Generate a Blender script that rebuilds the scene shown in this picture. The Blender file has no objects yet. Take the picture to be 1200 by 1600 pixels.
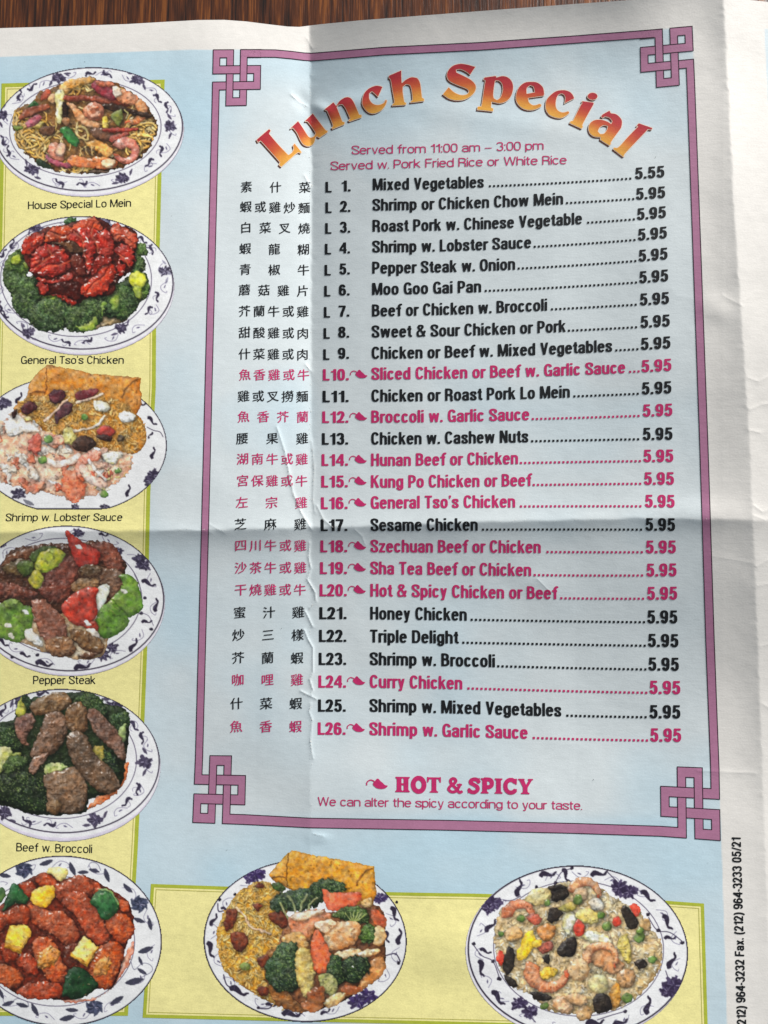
import bpy, math, random
import numpy as np

random.seed(7)
RNG = np.random.default_rng(11)
scene = bpy.context.scene
col = scene.collection

# ---------------------------------------------------------------- camera
# The menu lies on z = 0.  Its printed frame is a rectangle; the camera stands
# 18 cm above it, tipped so that the frame converges as in the photograph.
F = 1146.0
W0, H0 = 1200.0, 1600.0
V1 = np.array([645.0 - 600, -12538.0 - 800])      # vanishing point of the long sides
V2 = np.array([-14080.0 - 600, 849.0 - 800])      # vanishing point of the short sides
ay = np.array([V1[0], -V1[1], -F]); ay /= np.linalg.norm(ay)
ax = -np.array([V2[0], -V2[1], -F]); ax /= np.linalg.norm(ax)
ay = ay - ax * ax.dot(ay); ay /= np.linalg.norm(ay)
az = np.cross(ax, ay)
RM = np.array([ax, ay, az])                        # camera axes -> world axes
DIST = 0.179
CAM = -DIST * RM @ np.array([0, 0, -1.0])

from mathutils import Matrix, Vector
cd = bpy.data.cameras.new('camera')
cam = bpy.data.objects.new('camera', cd)
col.objects.link(cam)
cd.sensor_fit = 'VERTICAL'; cd.sensor_height = 36.0; cd.lens = 36.0 * F / H0
cd.clip_start = 0.005; cd.clip_end = 20.0
cam.matrix_world = Matrix([list(RM[0]) + [CAM[0]], list(RM[1]) + [CAM[1]], list(RM[2]) + [CAM[2]], [0, 0, 0, 1]])
scene.camera = cam

# ---------------------------------------------------------------- light
world = bpy.data.worlds.new('World'); scene.world = world
world.use_nodes = True
bg = world.node_tree.nodes['Background']
bg.inputs[0].default_value = (0.86, 0.93, 1.0, 1)
bg.inputs[1].default_value = 0.30
LAZ, LEL, LDIST = math.radians(48), math.radians(18), 1.15
ld = bpy.data.lights.new('window_light', 'AREA')
ld.shape = 'RECTANGLE'; ld.size = 0.42; ld.size_y = 0.34
ld.energy = 30.0; ld.color = (1.0, 0.975, 0.945)
lo = bpy.data.objects.new('window_light', ld); col.objects.link(lo)
lv = Vector((math.cos(LAZ) * math.cos(LEL), math.sin(LAZ) * math.cos(LEL), math.sin(LEL)))
lo.location = lv * LDIST
lo.rotation_euler = lv.to_track_quat('Z', 'Y').to_euler()
scene.view_settings.view_transform = 'Standard'
scene.view_settings.look = 'None'
scene.view_settings.exposure = 0.0
scene.view_settings.gamma = 1.0

# ---------------------------------------------------------------- helpers
def srgb(c):
    if isinstance(c, str):
        c = [int(c[i:i + 2], 16) / 255 for i in (0, 2, 4)]
    c = np.asarray(c, float)
    return np.where(c <= 0.04045, c / 12.92, ((c + 0.055) / 1.055) ** 2.4)

def vnoise(h, w, step, seed):
    """smooth value noise, cell size = step samples"""
    r = np.random.default_rng(seed)
    gh, gw = int(h / step) + 4, int(w / step) + 4
    g = r.random((gh, gw)) * 2 - 1
    y = np.arange(h) / step; x = np.arange(w) / step
    yi = y.astype(int); xi = x.astype(int)
    fy = y - yi; fx = x - xi
    fy = fy * fy * (3 - 2 * fy); fx = fx * fx * (3 - 2 * fx)
    a = g[yi][:, xi]; b = g[yi][:, xi + 1]; c_ = g[yi + 1][:, xi]; d = g[yi + 1][:, xi + 1]
    fy = fy[:, None]; fx = fx[None, :]
    return (a * (1 - fx) + b * fx) * (1 - fy) + (c_ * (1 - fx) + d * fx) * fy

def seg_dist(PX, PY, pts, closed=False):
    """distance of every sample to a polyline"""
    best = np.full(PX.shape, 1e9)
    n = len(pts)
    for i in range(n if closed else n - 1):
        x0, y0 = pts[i]; x1, y1 = pts[(i + 1) % n]
        dx, dy = x1 - x0, y1 - y0
        L = dx * dx + dy * dy + 1e-12
        t = np.clip(((PX - x0) * dx + (PY - y0) * dy) / L, 0, 1)
        d = (PX - x0 - t * dx) ** 2 + (PY - y0 - t * dy) ** 2
        best = np.minimum(best, d)
    return np.sqrt(best)

def inside(PX, PY, pts):
    r = np.zeros(PX.shape, bool)
    n = len(pts)
    for i in range(n):
        x0, y0 = pts[i]; x1, y1 = pts[(i + 1) % n]
        if y0 == y1: continue
        c_ = ((y0 > PY) != (y1 > PY)) & (PX < (x1 - x0) * (PY - y0) / (y1 - y0) + x0)
        r ^= c_
    return r

def catmull(pts, n=4, closed=True):
    P = [np.array(p, float) for p in pts]
    out = []
    m = len(P)
    for i in range(m if closed else m - 1):
        if closed:
            a, b, c_, d = P[i - 1], P[i], P[(i + 1) % m], P[(i + 2) % m]
        else:
            a, b, c_, d = P[max(i - 1, 0)], P[i], P[i + 1], P[min(i + 2, m - 1)]
        for k in range(n):
            t = k / n
            out.append(tuple(0.5 * ((2 * b) + (c_ - a) * t + (2 * a - 5 * b + 4 * c_ - d) * t * t + (3 * b - a - 3 * c_ + d) * t ** 3)))
    if not closed: out.append(tuple(P[-1]))
    return out

# ---------------------------------------------------------------- relief of the crumpled sheet
# heights (metres) stored on a raster that covers the sheet; one sample = one
# "flat" unit of about 0.156 mm
UX0, UY0, UX1, UY1 = -320, -260, 1640, 2000
gx = np.arange(UX0, UX1 + 1, dtype=float); gy = np.arange(UY0, UY1 + 1, dtype=float)
MM = 0.156
def ip(v, pts):
    a = np.array(pts, float)
    return np.interp(v, a[:, 0], a[:, 1])

def build_relief():
    h, w = len(gy), len(gx)
    X = gx[None, :]; Y = gy[:, None]
    Z = np.zeros((h, w))
    def sat(d, L): return L * (1 - np.exp(-d / L))
    r = np.random.default_rng(5)
    # valley fold beside the item numbers
    wig = np.interp(gy, np.arange(UY0, UY1 + 9, 9), r.normal(0, 1.0, len(np.arange(UY0, UY1 + 9, 9))))
    xf = ip(gy, [(0, 484), (300, 487), (560, 487), (820, 487), (900, 485), (1200, 485), (1600, 484)]) 
    D = X - xf[:, None]; D = D - (wig * 0.9)[:, None] * np.exp(-np.abs(D) / 7)
    kern = np.exp(-0.5 * (np.arange(-180, 181) / 60.0) ** 2); kern /= kern.sum()
    def soft(pts): return np.convolve(np.pad(ip(gy, pts), 180, mode='edge'), kern, 'valid')[:, None]
    A = soft(FOLD_A); AL = soft(FOLD_L)
    s = np.sqrt(D * D + 2.0) - 1.3
    Z += np.where(D < 0, AL * (0.15 * sat(s, 48) + 0.07 * sat(s, 150)), A * (0.10 * sat(s, 60) + 0.135 * sat(s, 380))) * MM
    # ridge fold towards the right-hand panel
    wig = np.interp(gy, np.arange(UY0, UY1 + 6, 6), r.normal(0, 1.0, len(np.arange(UY0, UY1 + 6, 6))))
    xr = ip(gy, [(-260, 1116), (0, 1131), (300, 1146), (700, 1172), (1000, 1184), (1350, 1197), (1600, 1205), (2000, 1219)]) 
    D = X - xr[:, None]; D = D - (wig * 0.8)[:, None] * np.exp(-np.abs(D) / 6)
    s = np.sqrt(D * D + 2.0) - 1.3
    B = soft(RIDGE_A)
    Z += np.where(D < 0, -B * (0.13 * sat(s, 60) + 0.05 * sat(s, 130)), -B * (0.045 * sat(s, 200))) * MM
    # ridge fold across the sheet
    wig = np.interp(gx, np.arange(UX0, UX1 + 14, 14), r.normal(0, 1.0, len(np.arange(UX0, UX1 + 14, 14))))
    yh = ip(gx, [(-300, 833), (0, 831), (300, 828), (500, 824), (700, 817), (800, 814), (1000, 809), (1180, 812), (1600, 815)]) 
    D = Y - yh[None, :]; D = D - (wig * 0.8)[None, :] * np.exp(-np.abs(D) / 8)
    s = np.sqrt(D * D + 6.0) - 2.4
    K = ip(gx, [(-300, .7), (200, .8), (400, 1.0), (900, .9), (1050, .65), (1180, .45), (1300, .2)])[None, :]
    Z += np.where(D < 0, -K * (0.15 * sat(s, 24) + .03 * sat(s, 90)), -K * (0.31 * sat(s, 30) + 0.05 * sat(s, 110))) * MM
    # broad swells and dents of the handled paper
    for (cx, cy, sx, sy, rot, a) in BUMPS:
        c_, s_ = math.cos(math.radians(rot)), math.sin(math.radians(rot))
        R = 3.2 * max(sx, sy)
        i0, i1 = int(max(cy - R - UY0, 0)), int(min(cy + R - UY0, h)); j0, j1 = int(max(cx - R - UX0, 0)), int(min(cx + R - UX0, w))
        xx = gx[None, j0:j1] - cx; yy = gy[i0:i1, None] - cy
        u = (xx * c_ + yy * s_) / sx; v = (-xx * s_ + yy * c_) / sy
        Z[i0:i1, j0:j1] += a * np.exp(-0.5 * (u * u + v * v))
    # short creases
    for (pts, a, wd) in CREASES:
        P = np.array(pts); R = 14 + 3 * wd
        i0, i1 = int(P[:, 1].min() - R - UY0), int(P[:, 1].max() + R - UY0); j0, j1 = int(P[:, 0].min() - R - UX0), int(P[:, 0].max() + R - UX0)
        xx = np.broadcast_to(gx[None, j0:j1], (i1 - i0, j1 - j0)); yy = np.broadcast_to(gy[i0:i1, None], (i1 - i0, j1 - j0))
        d = seg_dist(xx, yy, pts)
        Z[i0:i1, j0:j1] += a * np.exp(-d / wd)
    Z += 0.16 * vnoise(h, w, 170, 21) + 0.085 * vnoise(h, w, 74, 22) + 0.022 * vnoise(h, w, 31, 23) + 0.006 * vnoise(h, w, 13, 24)
    # wrinkles are sharper than they are round
    rg = 1 - np.abs(vnoise(h, w, 58, 31) + 0.4 * vnoise(h, w, 21, 32))
    Z += 0.035 * rg * np.clip(vnoise(h, w, 200, 33) + 0.1, 0, 1)
    # the head of the sheet curls up off the table
    win = np.convolve(np.pad(ip(gx, [(460, 0), (560, 1), (1040, 1), (1130, .3), (1640, .2)]), 180, mode='edge'), kern, 'valid')[None, :]
    Z += win * (3.3 * np.exp(-np.clip(gy + 10, 0, None) / 75.0) + 1.7 * np.exp(-np.clip(gy + 10, 0, None) / 240.0))[:, None]
    lift = ip(gx, [(-320, 0.0), (484, 0.0), (1130, 1.2), (1640, 0.4)])[None, :] * ip(gy, [(-260, 1), (2000, .3)])[:, None]
    return (Z + lift) * 1e-3
FOLD_A = [(-260, 1.2), (300, 1.15), (560, .9), (760, .5), (860, .5), (980, .1), (1180, -.25), (1420, -.1), (1700, .2)]
FOLD_L = [(-260, 1.1), (0, 1.05), (300, 1.0), (600, .9), (760, .6), (860, .25), (980, .05), (1150, -.35), (1300, -.35), (1500, .1), (1700, .3)]
RIDGE_A = [(-260, 1.0), (400, 1.0), (600, .9), (800, .75), (1100, .9), (1300, .7), (1500, .3), (2000, .2)]
# centre, half sizes, rotation, height in mm
BUMPS = [
    (1040, 470, 60, 150, 8, .55), (960, 120, 220, 60, -5, -.25), (700, 60, 120, 50, 0, .2),
    (330, 40, 70, 90, 0, .9), (150, 60, 120, 80, 0, .25),
    (503, 170, 13, 7, 20, .42), (474, 158, 8, 12, -40, -.34), (552, 160, 34, 12, -10, .34),
    (790, 190, 90, 14, 10, .16), (330, 560, 60, 160, 0, .35), (420, 330, 40, 60, 0, .2),
    (720, 500, 130, 130, 0, -.2), (620, 640, 80, 60, 0, .2), (900, 740, 90, 40, 0, .2), (840, 910, 24, 12, 20, .12),
    (430, 1120, 40, 90, 10, .4), (560, 1230, 60, 40, 0, .35), (380, 1380, 70, 50, 20, .35), (500, 1310, 12, 6, 0, .15),
    (690, 1470, 50, 28, 0, .3), (690, 1545, 46, 26, 0, -.28), (880, 1260, 160, 60, 0, .3), (1080, 1180, 60, 60, 0, .35),
    (1120, 485, 22, 14, 25, .25), (1150, 700, 20, 90, 0, .15), (280, 1150, 60, 200, 0, -.3), (260, 700, 40, 120, 0, .25),
    (1090, 800, 45, 14, 0, .3), (640, 1010, 70, 40, 0, .22), (960, 1080, 90, 90, 0, -.3),
]
CREASES = [
    ([(433, 668), (445, 705), (452, 740), (458, 770), (470, 800), (486, 826)], 0.16, 3),
    ([(487, 690), (491, 730), (489, 780), (492, 800)], 0.1, 2.5),
    ([(495, 790), (506, 812), (520, 824)], 0.12, 3),
    ([(484, 848), (482, 870), (486, 888), (480, 905), (492, 925), (494, 940), (484, 950)], 0.17, 2),
    ([(477, 955), (482, 965), (488, 978)], 0.17, 2),
    ([(476, 985), (481, 998), (489, 1012), (489, 1050), (484, 1062), (489, 1078), (486, 1085)], 0.17, 2),
    ([(470, 1080), (482, 1086), (494, 1092)], 0.14, 2),
    ([(486, 1100), (483, 1112), (488, 1125), (485, 1160), (489, 1185)], 0.12, 2.2),
    ([(476, 275), (485, 292)], 0.1, 2), ([(478, 570), (486, 580)], 0.12, 2.5),
    ([(1130, 462), (1160, 478)], 0.04, 4.2), ([(1163, 470), (1180, 455)], 0.04, 4.2), ([(1168, 590), (1185, 596), (1200, 588)], 0.06, 3.4000000000000004),
    ([(1172, 640), (1190, 632), (1215, 630)], 0.07, 3.2), ([(1170, 672), (1188, 676)], 0.06, 3.2), ([(1178, 790), (1192, 800), (1215, 790)], 0.07, 3.2),
    ([(1178, 806), (1195, 812)], 0.05, 3.2), ([(1182, 885), (1200, 875)], 0.06, 3.2), ([(1184, 915), (1205, 912)], 0.05, 3.2),
    ([(1188, 1010), (1210, 1004)], 0.05, 3.2), ([(1192, 1100), (1212, 1112)], 0.06, 3.2),
    ([(555, 828), (566, 838), (570, 850)], 0.06, 2.5), ([(325, 818), (350, 832)], 0.06, 3), ([(250, 830), (290, 826), (330, 832)], 0.05, 3),
    ([(840, 905), (860, 925)], 0.06, 3), ([(1110, 868), (1175, 880)], 0.035, 4.7), ([(1090, 1204), (1180, 1208)], 0.07, 4),
    ([(490, 1303), (505, 1306)], 0.1, 3), ([(480, 60), (487, 74)], 0.08, 3), ([(455, 148), (468, 160), (480, 166)], 0.12, 3),
]
HR = build_relief()

def surf(px, py):
    """point of the crumpled sheet at layout position (px, py)"""
    u = np.clip(px - UX0, 0, len(gx) - 1.001); v = np.clip(py - UY0, 0, len(gy) - 1.001)
    i = v.astype(int); j = u.astype(int); fv = v - i; fu = u - j
    z = (HR[i, j] * (1 - fu) + HR[i, j + 1] * fu) * (1 - fv) + (HR[i + 1, j] * (1 - fu) + HR[i + 1, j + 1] * fu) * fv
    d = np.stack([(px - 600) / F, -(py - 800) / F, -np.ones_like(px)], -1) @ RM.T
    return CAM + d * ((z - CAM[2]) / d[:, 2])[:, None]

def lay(pts, off=0.0):
    """drape layout points (N,2) over the crumpled sheet; off = height above it"""
    pts = np.asarray(pts, float); px, py = pts[:, 0], pts[:, 1]
    P = surf(px, py)
    n = np.cross(surf(px + .9, py) - surf(px - .9, py), surf(px, py - .9) - surf(px, py + .9))
    n /= np.linalg.norm(n, axis=1)[:, None]
    return P + n * off, n

def new_mesh(name, co, faces, mat, parent=None, normals=None, colors=None):
    """faces: (M,3) / (M,4) int array or list of tuples; one mesh object"""
    me = bpy.data.meshes.new(name)
    if isinstance(faces, np.ndarray):
        k = faces.shape[1]
        me.vertices.add(len(co)); me.vertices.foreach_set('co', np.ascontiguousarray(co, dtype=np.float32).ravel())
        me.loops.add(faces.size); me.loops.foreach_set('vertex_index', faces.astype(np.int32).ravel())
        me.polygons.add(len(faces)); me.polygons.foreach_set('loop_start', np.arange(0, faces.size, k, dtype=np.int32))
        me.update(calc_edges=True)
    else:
        me.from_pydata([tuple(c) for c in co], [], faces)
    if colors is not None:
        at = me.color_attributes.new('Col', 'FLOAT_COLOR', 'POINT')
        c4 = np.ones((len(co), 4), np.float32); c4[:, :3] = colors
        at.data.foreach_set('color', c4.ravel())
    if normals is not None:
        me.polygons.foreach_set('use_smooth', np.ones(len(me.polygons), bool))
        me.normals_split_custom_set_from_vertices(normals)
    me.materials.append(mat)
    o = bpy.data.objects.new(name, me); col.objects.link(o)
    if parent is not None: o.parent = parent
    return o

# ---------------------------------------------------------------- materials
def paper_material(name, color=None, rough=0.62, grain=1.0, spec=0.3):
    """ink or bare stock: fibre relief and mottling shared by the whole sheet"""
    m = bpy.data.materials.new(name); m.use_nodes = True
    nt = m.node_tree; N = nt.nodes; L = nt.links
    b = N['Principled BSDF']
    b.inputs['Roughness'].default_value = rough
    b.inputs['Specular IOR Level'].default_value = spec
    tc = N.new('ShaderNodeTexCoord')
    def mapped(sx, sy, sz, rot=0):
        mp = N.new('ShaderNodeMapping'); mp.inputs['Scale'].default_value = (sx, sy, sz); mp.inputs['Rotation'].default_value = (0, 0, rot)
        L.new(tc.outputs['Object'], mp.inputs['Vector']); return mp
    def noise(mp, scale, det=2.0):
        n = N.new('ShaderNodeTexNoise'); n.inputs['Scale'].default_value = scale; n.inputs['Detail'].default_value = det
        L.new(mp.outputs[0], n.inputs['Vector']); return n
    fib = noise(mapped(420, 1150, 1, 0.03), 1.0, 3.0)      # fibres lie across the sheet
    grn = noise(mapped(2300, 2600, 1), 1.0, 2.0)
    mot = noise(mapped(420, 620, 1), 1.0, 4.0)
    # colour mottling
    if color is None:
        src = N.new('ShaderNodeAttribute'); src.attribute_name = 'Col'; base = src.outputs['Color']
    else:
        src = N.new('ShaderNodeRGB'); src.outputs[0].default_value = (*color, 1); base = src.outputs[0]
    add = N.new('ShaderNodeMath'); add.operation = 'ADD'
    L.new(grn.outputs['Fac'], add.inputs[0]); L.new(mot.outputs['Fac'], add.inputs[1])
    mr = N.new('ShaderNodeMapRange'); mr.inputs['From Min'].default_value = 0.6; mr.inputs['From Max'].default_value = 1.4
    mr.inputs['To Min'].default_value = 1 - 0.13 * grain; mr.inputs['To Max'].default_value = 1 + 0.13 * grain
    L.new(add.outputs[0], mr.inputs['Value'])
    mul = N.new('ShaderNodeVectorMath'); mul.operation = 'SCALE'
    L.new(base, mul.inputs[0]); L.new(mr.outputs[0], mul.inputs['Scale'])
    L.new(mul.outputs[0], b.inputs['Base Color'])
    # relief
    h = N.new('ShaderNodeMath'); h.operation = 'MULTIPLY_ADD'; h.inputs[1].default_value = 0.6
    L.new(grn.outputs['Fac'], h.inputs[0]); L.new(fib.outputs['Fac'], h.inputs[2])
    bp = N.new('ShaderNodeBump'); bp.inputs['Strength'].default_value = 1.0; bp.inputs['Distance'].default_value = 0.00002
    L.new(h.outputs[0], bp.inputs['Height']); L.new(bp.outputs[0], b.inputs['Normal'])
    return m

M_SHEET = paper_material('printed_paper', grain=0.45)
M_PRINT = paper_material('colour_print', grain=1.0, rough=0.5)
M_BLACK = paper_material('black_ink', srgb('15171a') * 1.0, grain=1.5, rough=0.5)
M_MAGENTA = paper_material('magenta_ink', srgb('c22c68'), grain=1.2, rough=0.5)
M_FRAME = paper_material('mauve_ink', srgb('b07896'), grain=0.8, rough=0.5)
M_FRAMELINE = paper_material('dark_plum_ink', srgb('2a1020'), grain=0.8, rough=0.5)
M_CAPTION = paper_material('caption_ink', srgb('16181a'), grain=1.0, rough=0.5)

def wood_material():
    m = bpy.data.materials.new('stained_oak'); m.use_nodes = True
    nt = m.node_tree; N = nt.nodes; L = nt.links; b = N['Principled BSDF']
    tc = N.new('ShaderNodeTexCoord')
    mp = N.new('ShaderNodeMapping'); mp.inputs['Rotation'].default_value = (0, 0, math.radians(9)); mp.inputs['Scale'].default_value = (1350, 55, 1)
    L.new(tc.outputs['Object'], mp.inputs['Vector'])
    mp2 = N.new('ShaderNodeMapping'); mp2.inputs['Rotation'].default_value = (0, 0, math.radians(9)); mp2.inputs['Scale'].default_value = (280, 18, 1)
    L.new(tc.outputs['Object'], mp2.inputs['Vector'])
    n1 = N.new('ShaderNodeTexNoise'); n1.inputs['Scale'].default_value = 1; n1.inputs['Detail'].default_value = 4; n1.inputs['Roughness'].default_value = .6; L.new(mp.outputs[0], n1.inputs['Vector'])
    n2 = N.new('ShaderNodeTexNoise'); n2.inputs['Scale'].default_value = 1; n2.inputs['Detail'].default_value = 3; L.new(mp2.outputs[0], n2.inputs['Vector'])
    a = N.new('ShaderNodeMath'); a.operation = 'MULTIPLY_ADD'; a.inputs[1].default_value = 0.75
    L.new(n2.outputs['Fac'], a.inputs[0]); L.new(n1.outputs['Fac'], a.inputs[2])
    cr = N.new('ShaderNodeValToRGB')
    e = cr.color_ramp.elements
    e[0].position = 0.66; e[0].color = (*srgb('180a04'), 1)
    e[1].position = 1.12; e[1].color = (*srgb('7a451a'), 1)
    e2 = cr.color_ramp.elements.new(0.80); e2.color = (*srgb('3e1e0c'), 1)
    e3 = cr.color_ramp.elements.new(0.93); e3.color = (*srgb('5a2e12'), 1)
    L.new(a.outputs[0], cr.inputs[0]); L.new(cr.outputs[0], b.inputs['Base Color'])
    bp = N.new('ShaderNodeBump'); bp.inputs['Distance'].default_value = 0.0002; bp.inputs['Strength'].default_value = .8
    L.new(n1.outputs['Fac'], bp.inputs['Height']); L.new(bp.outputs[0], b.inputs['Normal'])
    b.inputs['Roughness'].default_value = 0.42
    return m

def tag(o, label=None, cat=None, group=None, kind=None):
    if label: o['label'] = label
    if cat: o['category'] = cat
    if group: o['group'] = group
    if kind: o['kind'] = kind
    return o

# ---------------------------------------------------------------- the table
import bmesh
TABLE_Z = float(HR[200:1900, 150:1800].min()) - 0.0007
def build_table():
    bm = bmesh.new()
    bmesh.ops.create_cube(bm, size=1.0)
    for v in bm.verts:
        v.co.x = v.co.x * 1.2 + 0.02; v.co.y = v.co.y * 0.8 - 0.02; v.co.z = v.co.z * 0.028 - 0.014 + TABLE_Z
    bmesh.ops.bevel(bm, geom=[e for e in bm.edges], offset=0.004, segments=3, affect='EDGES')
    me = bpy.data.meshes.new('tabletop'); bm.to_mesh(me); bm.free()
    me.materials.append(wood_material())
    o = bpy.data.objects.new('wooden_tabletop', me); col.objects.link(o)
    return tag(o, 'dark brown stained wooden tabletop with fine straight grain under the menu', 'table')
build_table()

# ---------------------------------------------------------------- the sheet
menu = bpy.data.objects.new('takeout_menu', None); col.objects.link(menu)
menu.empty_display_size = 0.02
tag(menu, 'unfolded crumpled paper takeout menu with a lunch special price list and pictures of dishes', 'menu')

TOP_EDGE = [(-300, 62), (-150, 52), (0, 44), (100, 41), (200, 37.5), (260, 34), (310, 31.3), (350, 31), (385, 33.5), (420, 38), (450, 41.5), (468, 42), (500, 38), (560, 32),
            (650, 25), (780, 15), (900, 6), (985, 0), (1060, -6), (1125, -11), (1145, -6), (1172, 0), (1200, 3), (1260, 9), (1640, 40)]
BLUE_TOP = [(-60, 91), (0, 89), (150, 83), (300, 77.5), (333, 78), (380, 77.5), (430, 78.2), (460, 81), (487, 83), (520, 81), (600, 74), (750, 66.5), (900, 56), (1033, 46), (1083, 41.5), (1100, 40)]
BLUE_RIGHT = [(0, 1081), (90, 1083.7), (150, 1085.8), (300, 1091.8), (700, 1106), (1000, 1115.5), (1160, 1121), (1310, 1127), (1600, 1136), (1900, 1145)]

def print_colour(px, py):
    """what is printed on the stock at a layout point: bare paper or pale blue tint"""
    h, w = 110, 96
    n1 = vnoise(h * 20, w * 20, 150, 51)[::4, ::4]; n2 = vnoise(h * 20, w * 20, 60, 52)[::4, ::4]
    i = np.clip(((py + 260) / 4).astype(int), 0, n1.shape[0] - 1); j = np.clip(((px + 320) / 4).astype(int), 0, n1.shape[1] - 1)
    cl = 0.65 * n1[i, j] + 0.35 * n2[i, j]
    def st(a, b, v): t = np.clip((v - a) / (b - a), 0, 1); return t * t * (3 - 2 * t)
    m = st(-0.9, 0.9, py - ip(px, BLUE_TOP)) * (1 - st(-0.9, 0.9, px - ip(py, BLUE_RIGHT))) * st(-62, -60, px)
    fx = ip(py, [(-260, 1116), (0, 1131), (300, 1146), (700, 1172), (1000, 1184), (1350, 1197), (1600, 1205), (2000, 1219)]) + 61
    m2 = st(-0.9, 0.9, px - fx) * st(-0.9, 0.9, py - (45 + 0.05 * (px - 1190)))
    m = np.maximum(m, m2)
    # the tint goes whiter in broad drifts and in bands down the sheet
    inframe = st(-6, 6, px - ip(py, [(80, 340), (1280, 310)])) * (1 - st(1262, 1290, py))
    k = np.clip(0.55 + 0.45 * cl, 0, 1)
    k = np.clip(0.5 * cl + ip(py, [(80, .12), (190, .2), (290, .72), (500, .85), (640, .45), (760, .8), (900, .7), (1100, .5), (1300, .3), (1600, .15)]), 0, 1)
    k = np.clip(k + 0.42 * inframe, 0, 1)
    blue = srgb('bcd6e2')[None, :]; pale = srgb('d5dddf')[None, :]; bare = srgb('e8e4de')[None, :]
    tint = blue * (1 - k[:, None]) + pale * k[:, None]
    return bare * (1 - m[:, None]) + tint * m[:, None]

def axis(lo, a, b, hi, fine, coarse):
    return np.concatenate([np.arange(lo, a, coarse), np.arange(a, b, fine), np.arange(b, hi + coarse, coarse)])

def build_sheet():
    xs = axis(-170, -14, 1216, 1460, 2.0, 9.0)
    ts = axis(0, 0, 1614, 1800, 2.0, 9.0)
    PX, T = np.meshgrid(xs, ts)
    te = ip(PX, TOP_EDGE)
    PY = T + te * np.clip(1 - T / 120, 0, 1)
    pts = np.stack([PX.ravel(), PY.ravel()], -1)
    co, n = lay(pts)
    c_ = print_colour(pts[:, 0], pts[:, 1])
    h, w = PX.shape
    I = np.arange(h * w).reshape(h, w)
    q = np.stack([I[:-1, :-1].ravel(), I[1:, :-1].ravel(), I[1:, 1:].ravel(), I[:-1, 1:].ravel()], -1)
    # thickness: a narrow skirt round the border
    ring = np.concatenate([I[0, :], I[1:, -1], I[-1, -2::-1], I[-2:0:-1, 0]])
    low = co[ring].copy(); low[:, 2] -= 0.00018
    base = len(co); k = len(ring); nx = np.roll(np.arange(k), -1)
    sk = np.stack([ring, ring[nx], base + nx, base + np.arange(k)], -1)
    co = np.concatenate([co, low]); n = np.concatenate([n, n[ring]]); c_ = np.concatenate([c_, np.repeat(srgb('e8e4de')[None, :], k, 0)])
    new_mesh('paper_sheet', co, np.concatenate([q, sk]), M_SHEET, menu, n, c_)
build_sheet()
OFF1, OFF2, OFF3, OFF4 = 0.000022, 0.00004, 0.00006, 0.00008

def subdivide(V, T, maxlen):
    """split triangles until no edge is longer than maxlen (layout units)"""
    V = list(map(tuple, V)); out = []; stack = [tuple(t) for t in T]; mid = {}
    def mp(a, b):
        k = (a, b) if a < b else (b, a)
        if k not in mid:
            V.append(tuple((V[a][i] + V[b][i]) / 2 for i in range(len(V[a])))); mid[k] = len(V) - 1
        return mid[k]
    m2 = maxlen * maxlen
    def l2(a, b): return (V[a][0] - V[b][0]) ** 2 + (V[a][1] - V[b][1]) ** 2
    while stack:
        a, b, c_ = stack.pop()
        e = [(l2(a, b), 0), (l2(b, c_), 1), (l2(c_, a), 2)]
        L, k = max(e)
        if L <= m2: out.append((a, b, c_)); continue
        if k == 0: m = mp(a, b); stack += [(a, m, c_), (m, b, c_)]
        elif k == 1: m = mp(b, c_); stack += [(a, b, m), (a, m, c_)]
        else: m = mp(c_, a); stack += [(a, b, m), (m, b, c_)]
    return np.array(V), np.array(out)

def band_quads(P, Q):
    """strip between two polylines of equal length"""
    V = list(P) + list(Q); n = len(P); T = []
    for i in range(n - 1):
        T += [(i, n + i, i + 1), (i + 1, n + i, n + i + 1)]
    return V, T

def flat_part(name, V, T, mat, parent, off, maxlen=3.0, colors=None):
    V, T = subdivide(V, T, maxlen)
    co, n = lay(V[:, :2], off)
    # faces must look up
    a, b, c_ = co[T[:, 0]], co[T[:, 1]], co[T[:, 2]]
    nz = np.cross(b - a, c_ - a)[:, 2]
    T = np.where((nz < 0)[:, None], T[:, ::-1], T)
    return new_mesh(name, co, T, mat, parent, n, colors(V) if colors else None)

def merge(parts):
    V, T = [], []
    for v, t in parts:
        b = len(V); V += [tuple(p) for p in v]; T += [tuple(i + b for i in f) for f in t]
    return V, T

def line_strip(pts, wd):
    """constant-width line along a polyline (mitred)"""
    P = [np.array(p, float) for p in pts]; A, B = [], []
    for i in range(len(P)):
        d0 = P[i] - P[i - 1] if i else P[1] - P[0]
        d1 = P[i + 1] - P[i] if i < len(P) - 1 else P[-1] - P[-2]
        d0 = d0 / (np.linalg.norm(d0) + 1e-9); d1 = d1 / (np.linalg.norm(d1) + 1e-9)
        t = d0 + d1; t /= (np.linalg.norm(t) + 1e-9)
        nrm = np.array([-t[1], t[0]]); k = 1 / max(0.5, nrm.dot(np.array([-d1[1], d1[0]])))
        A.append(tuple(P[i] + nrm * wd / 2 * k)); B.append(tuple(P[i] - nrm * wd / 2 * k))
    return band_quads(A, B)

def quad_fn(c00, c10, c01, c11):
    c00, c10, c01, c11 = map(lambda c_: np.array(c_, float), (c00, c10, c01, c11))
    return lambda u, v: tuple((c00 * (1 - u) + c10 * u) * (1 - v) + (c01 * (1 - u) + c11 * u) * v)

def closed_between(top, bottom):
    """region between an upper and a lower polyline resampled together"""
    xs = sorted(set([p[0] for p in top] + [p[0] for p in bottom]))
    return band_quads([(x, ip(x, top)) for x in xs], [(x, ip(x, bottom)) for x in xs])

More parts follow.
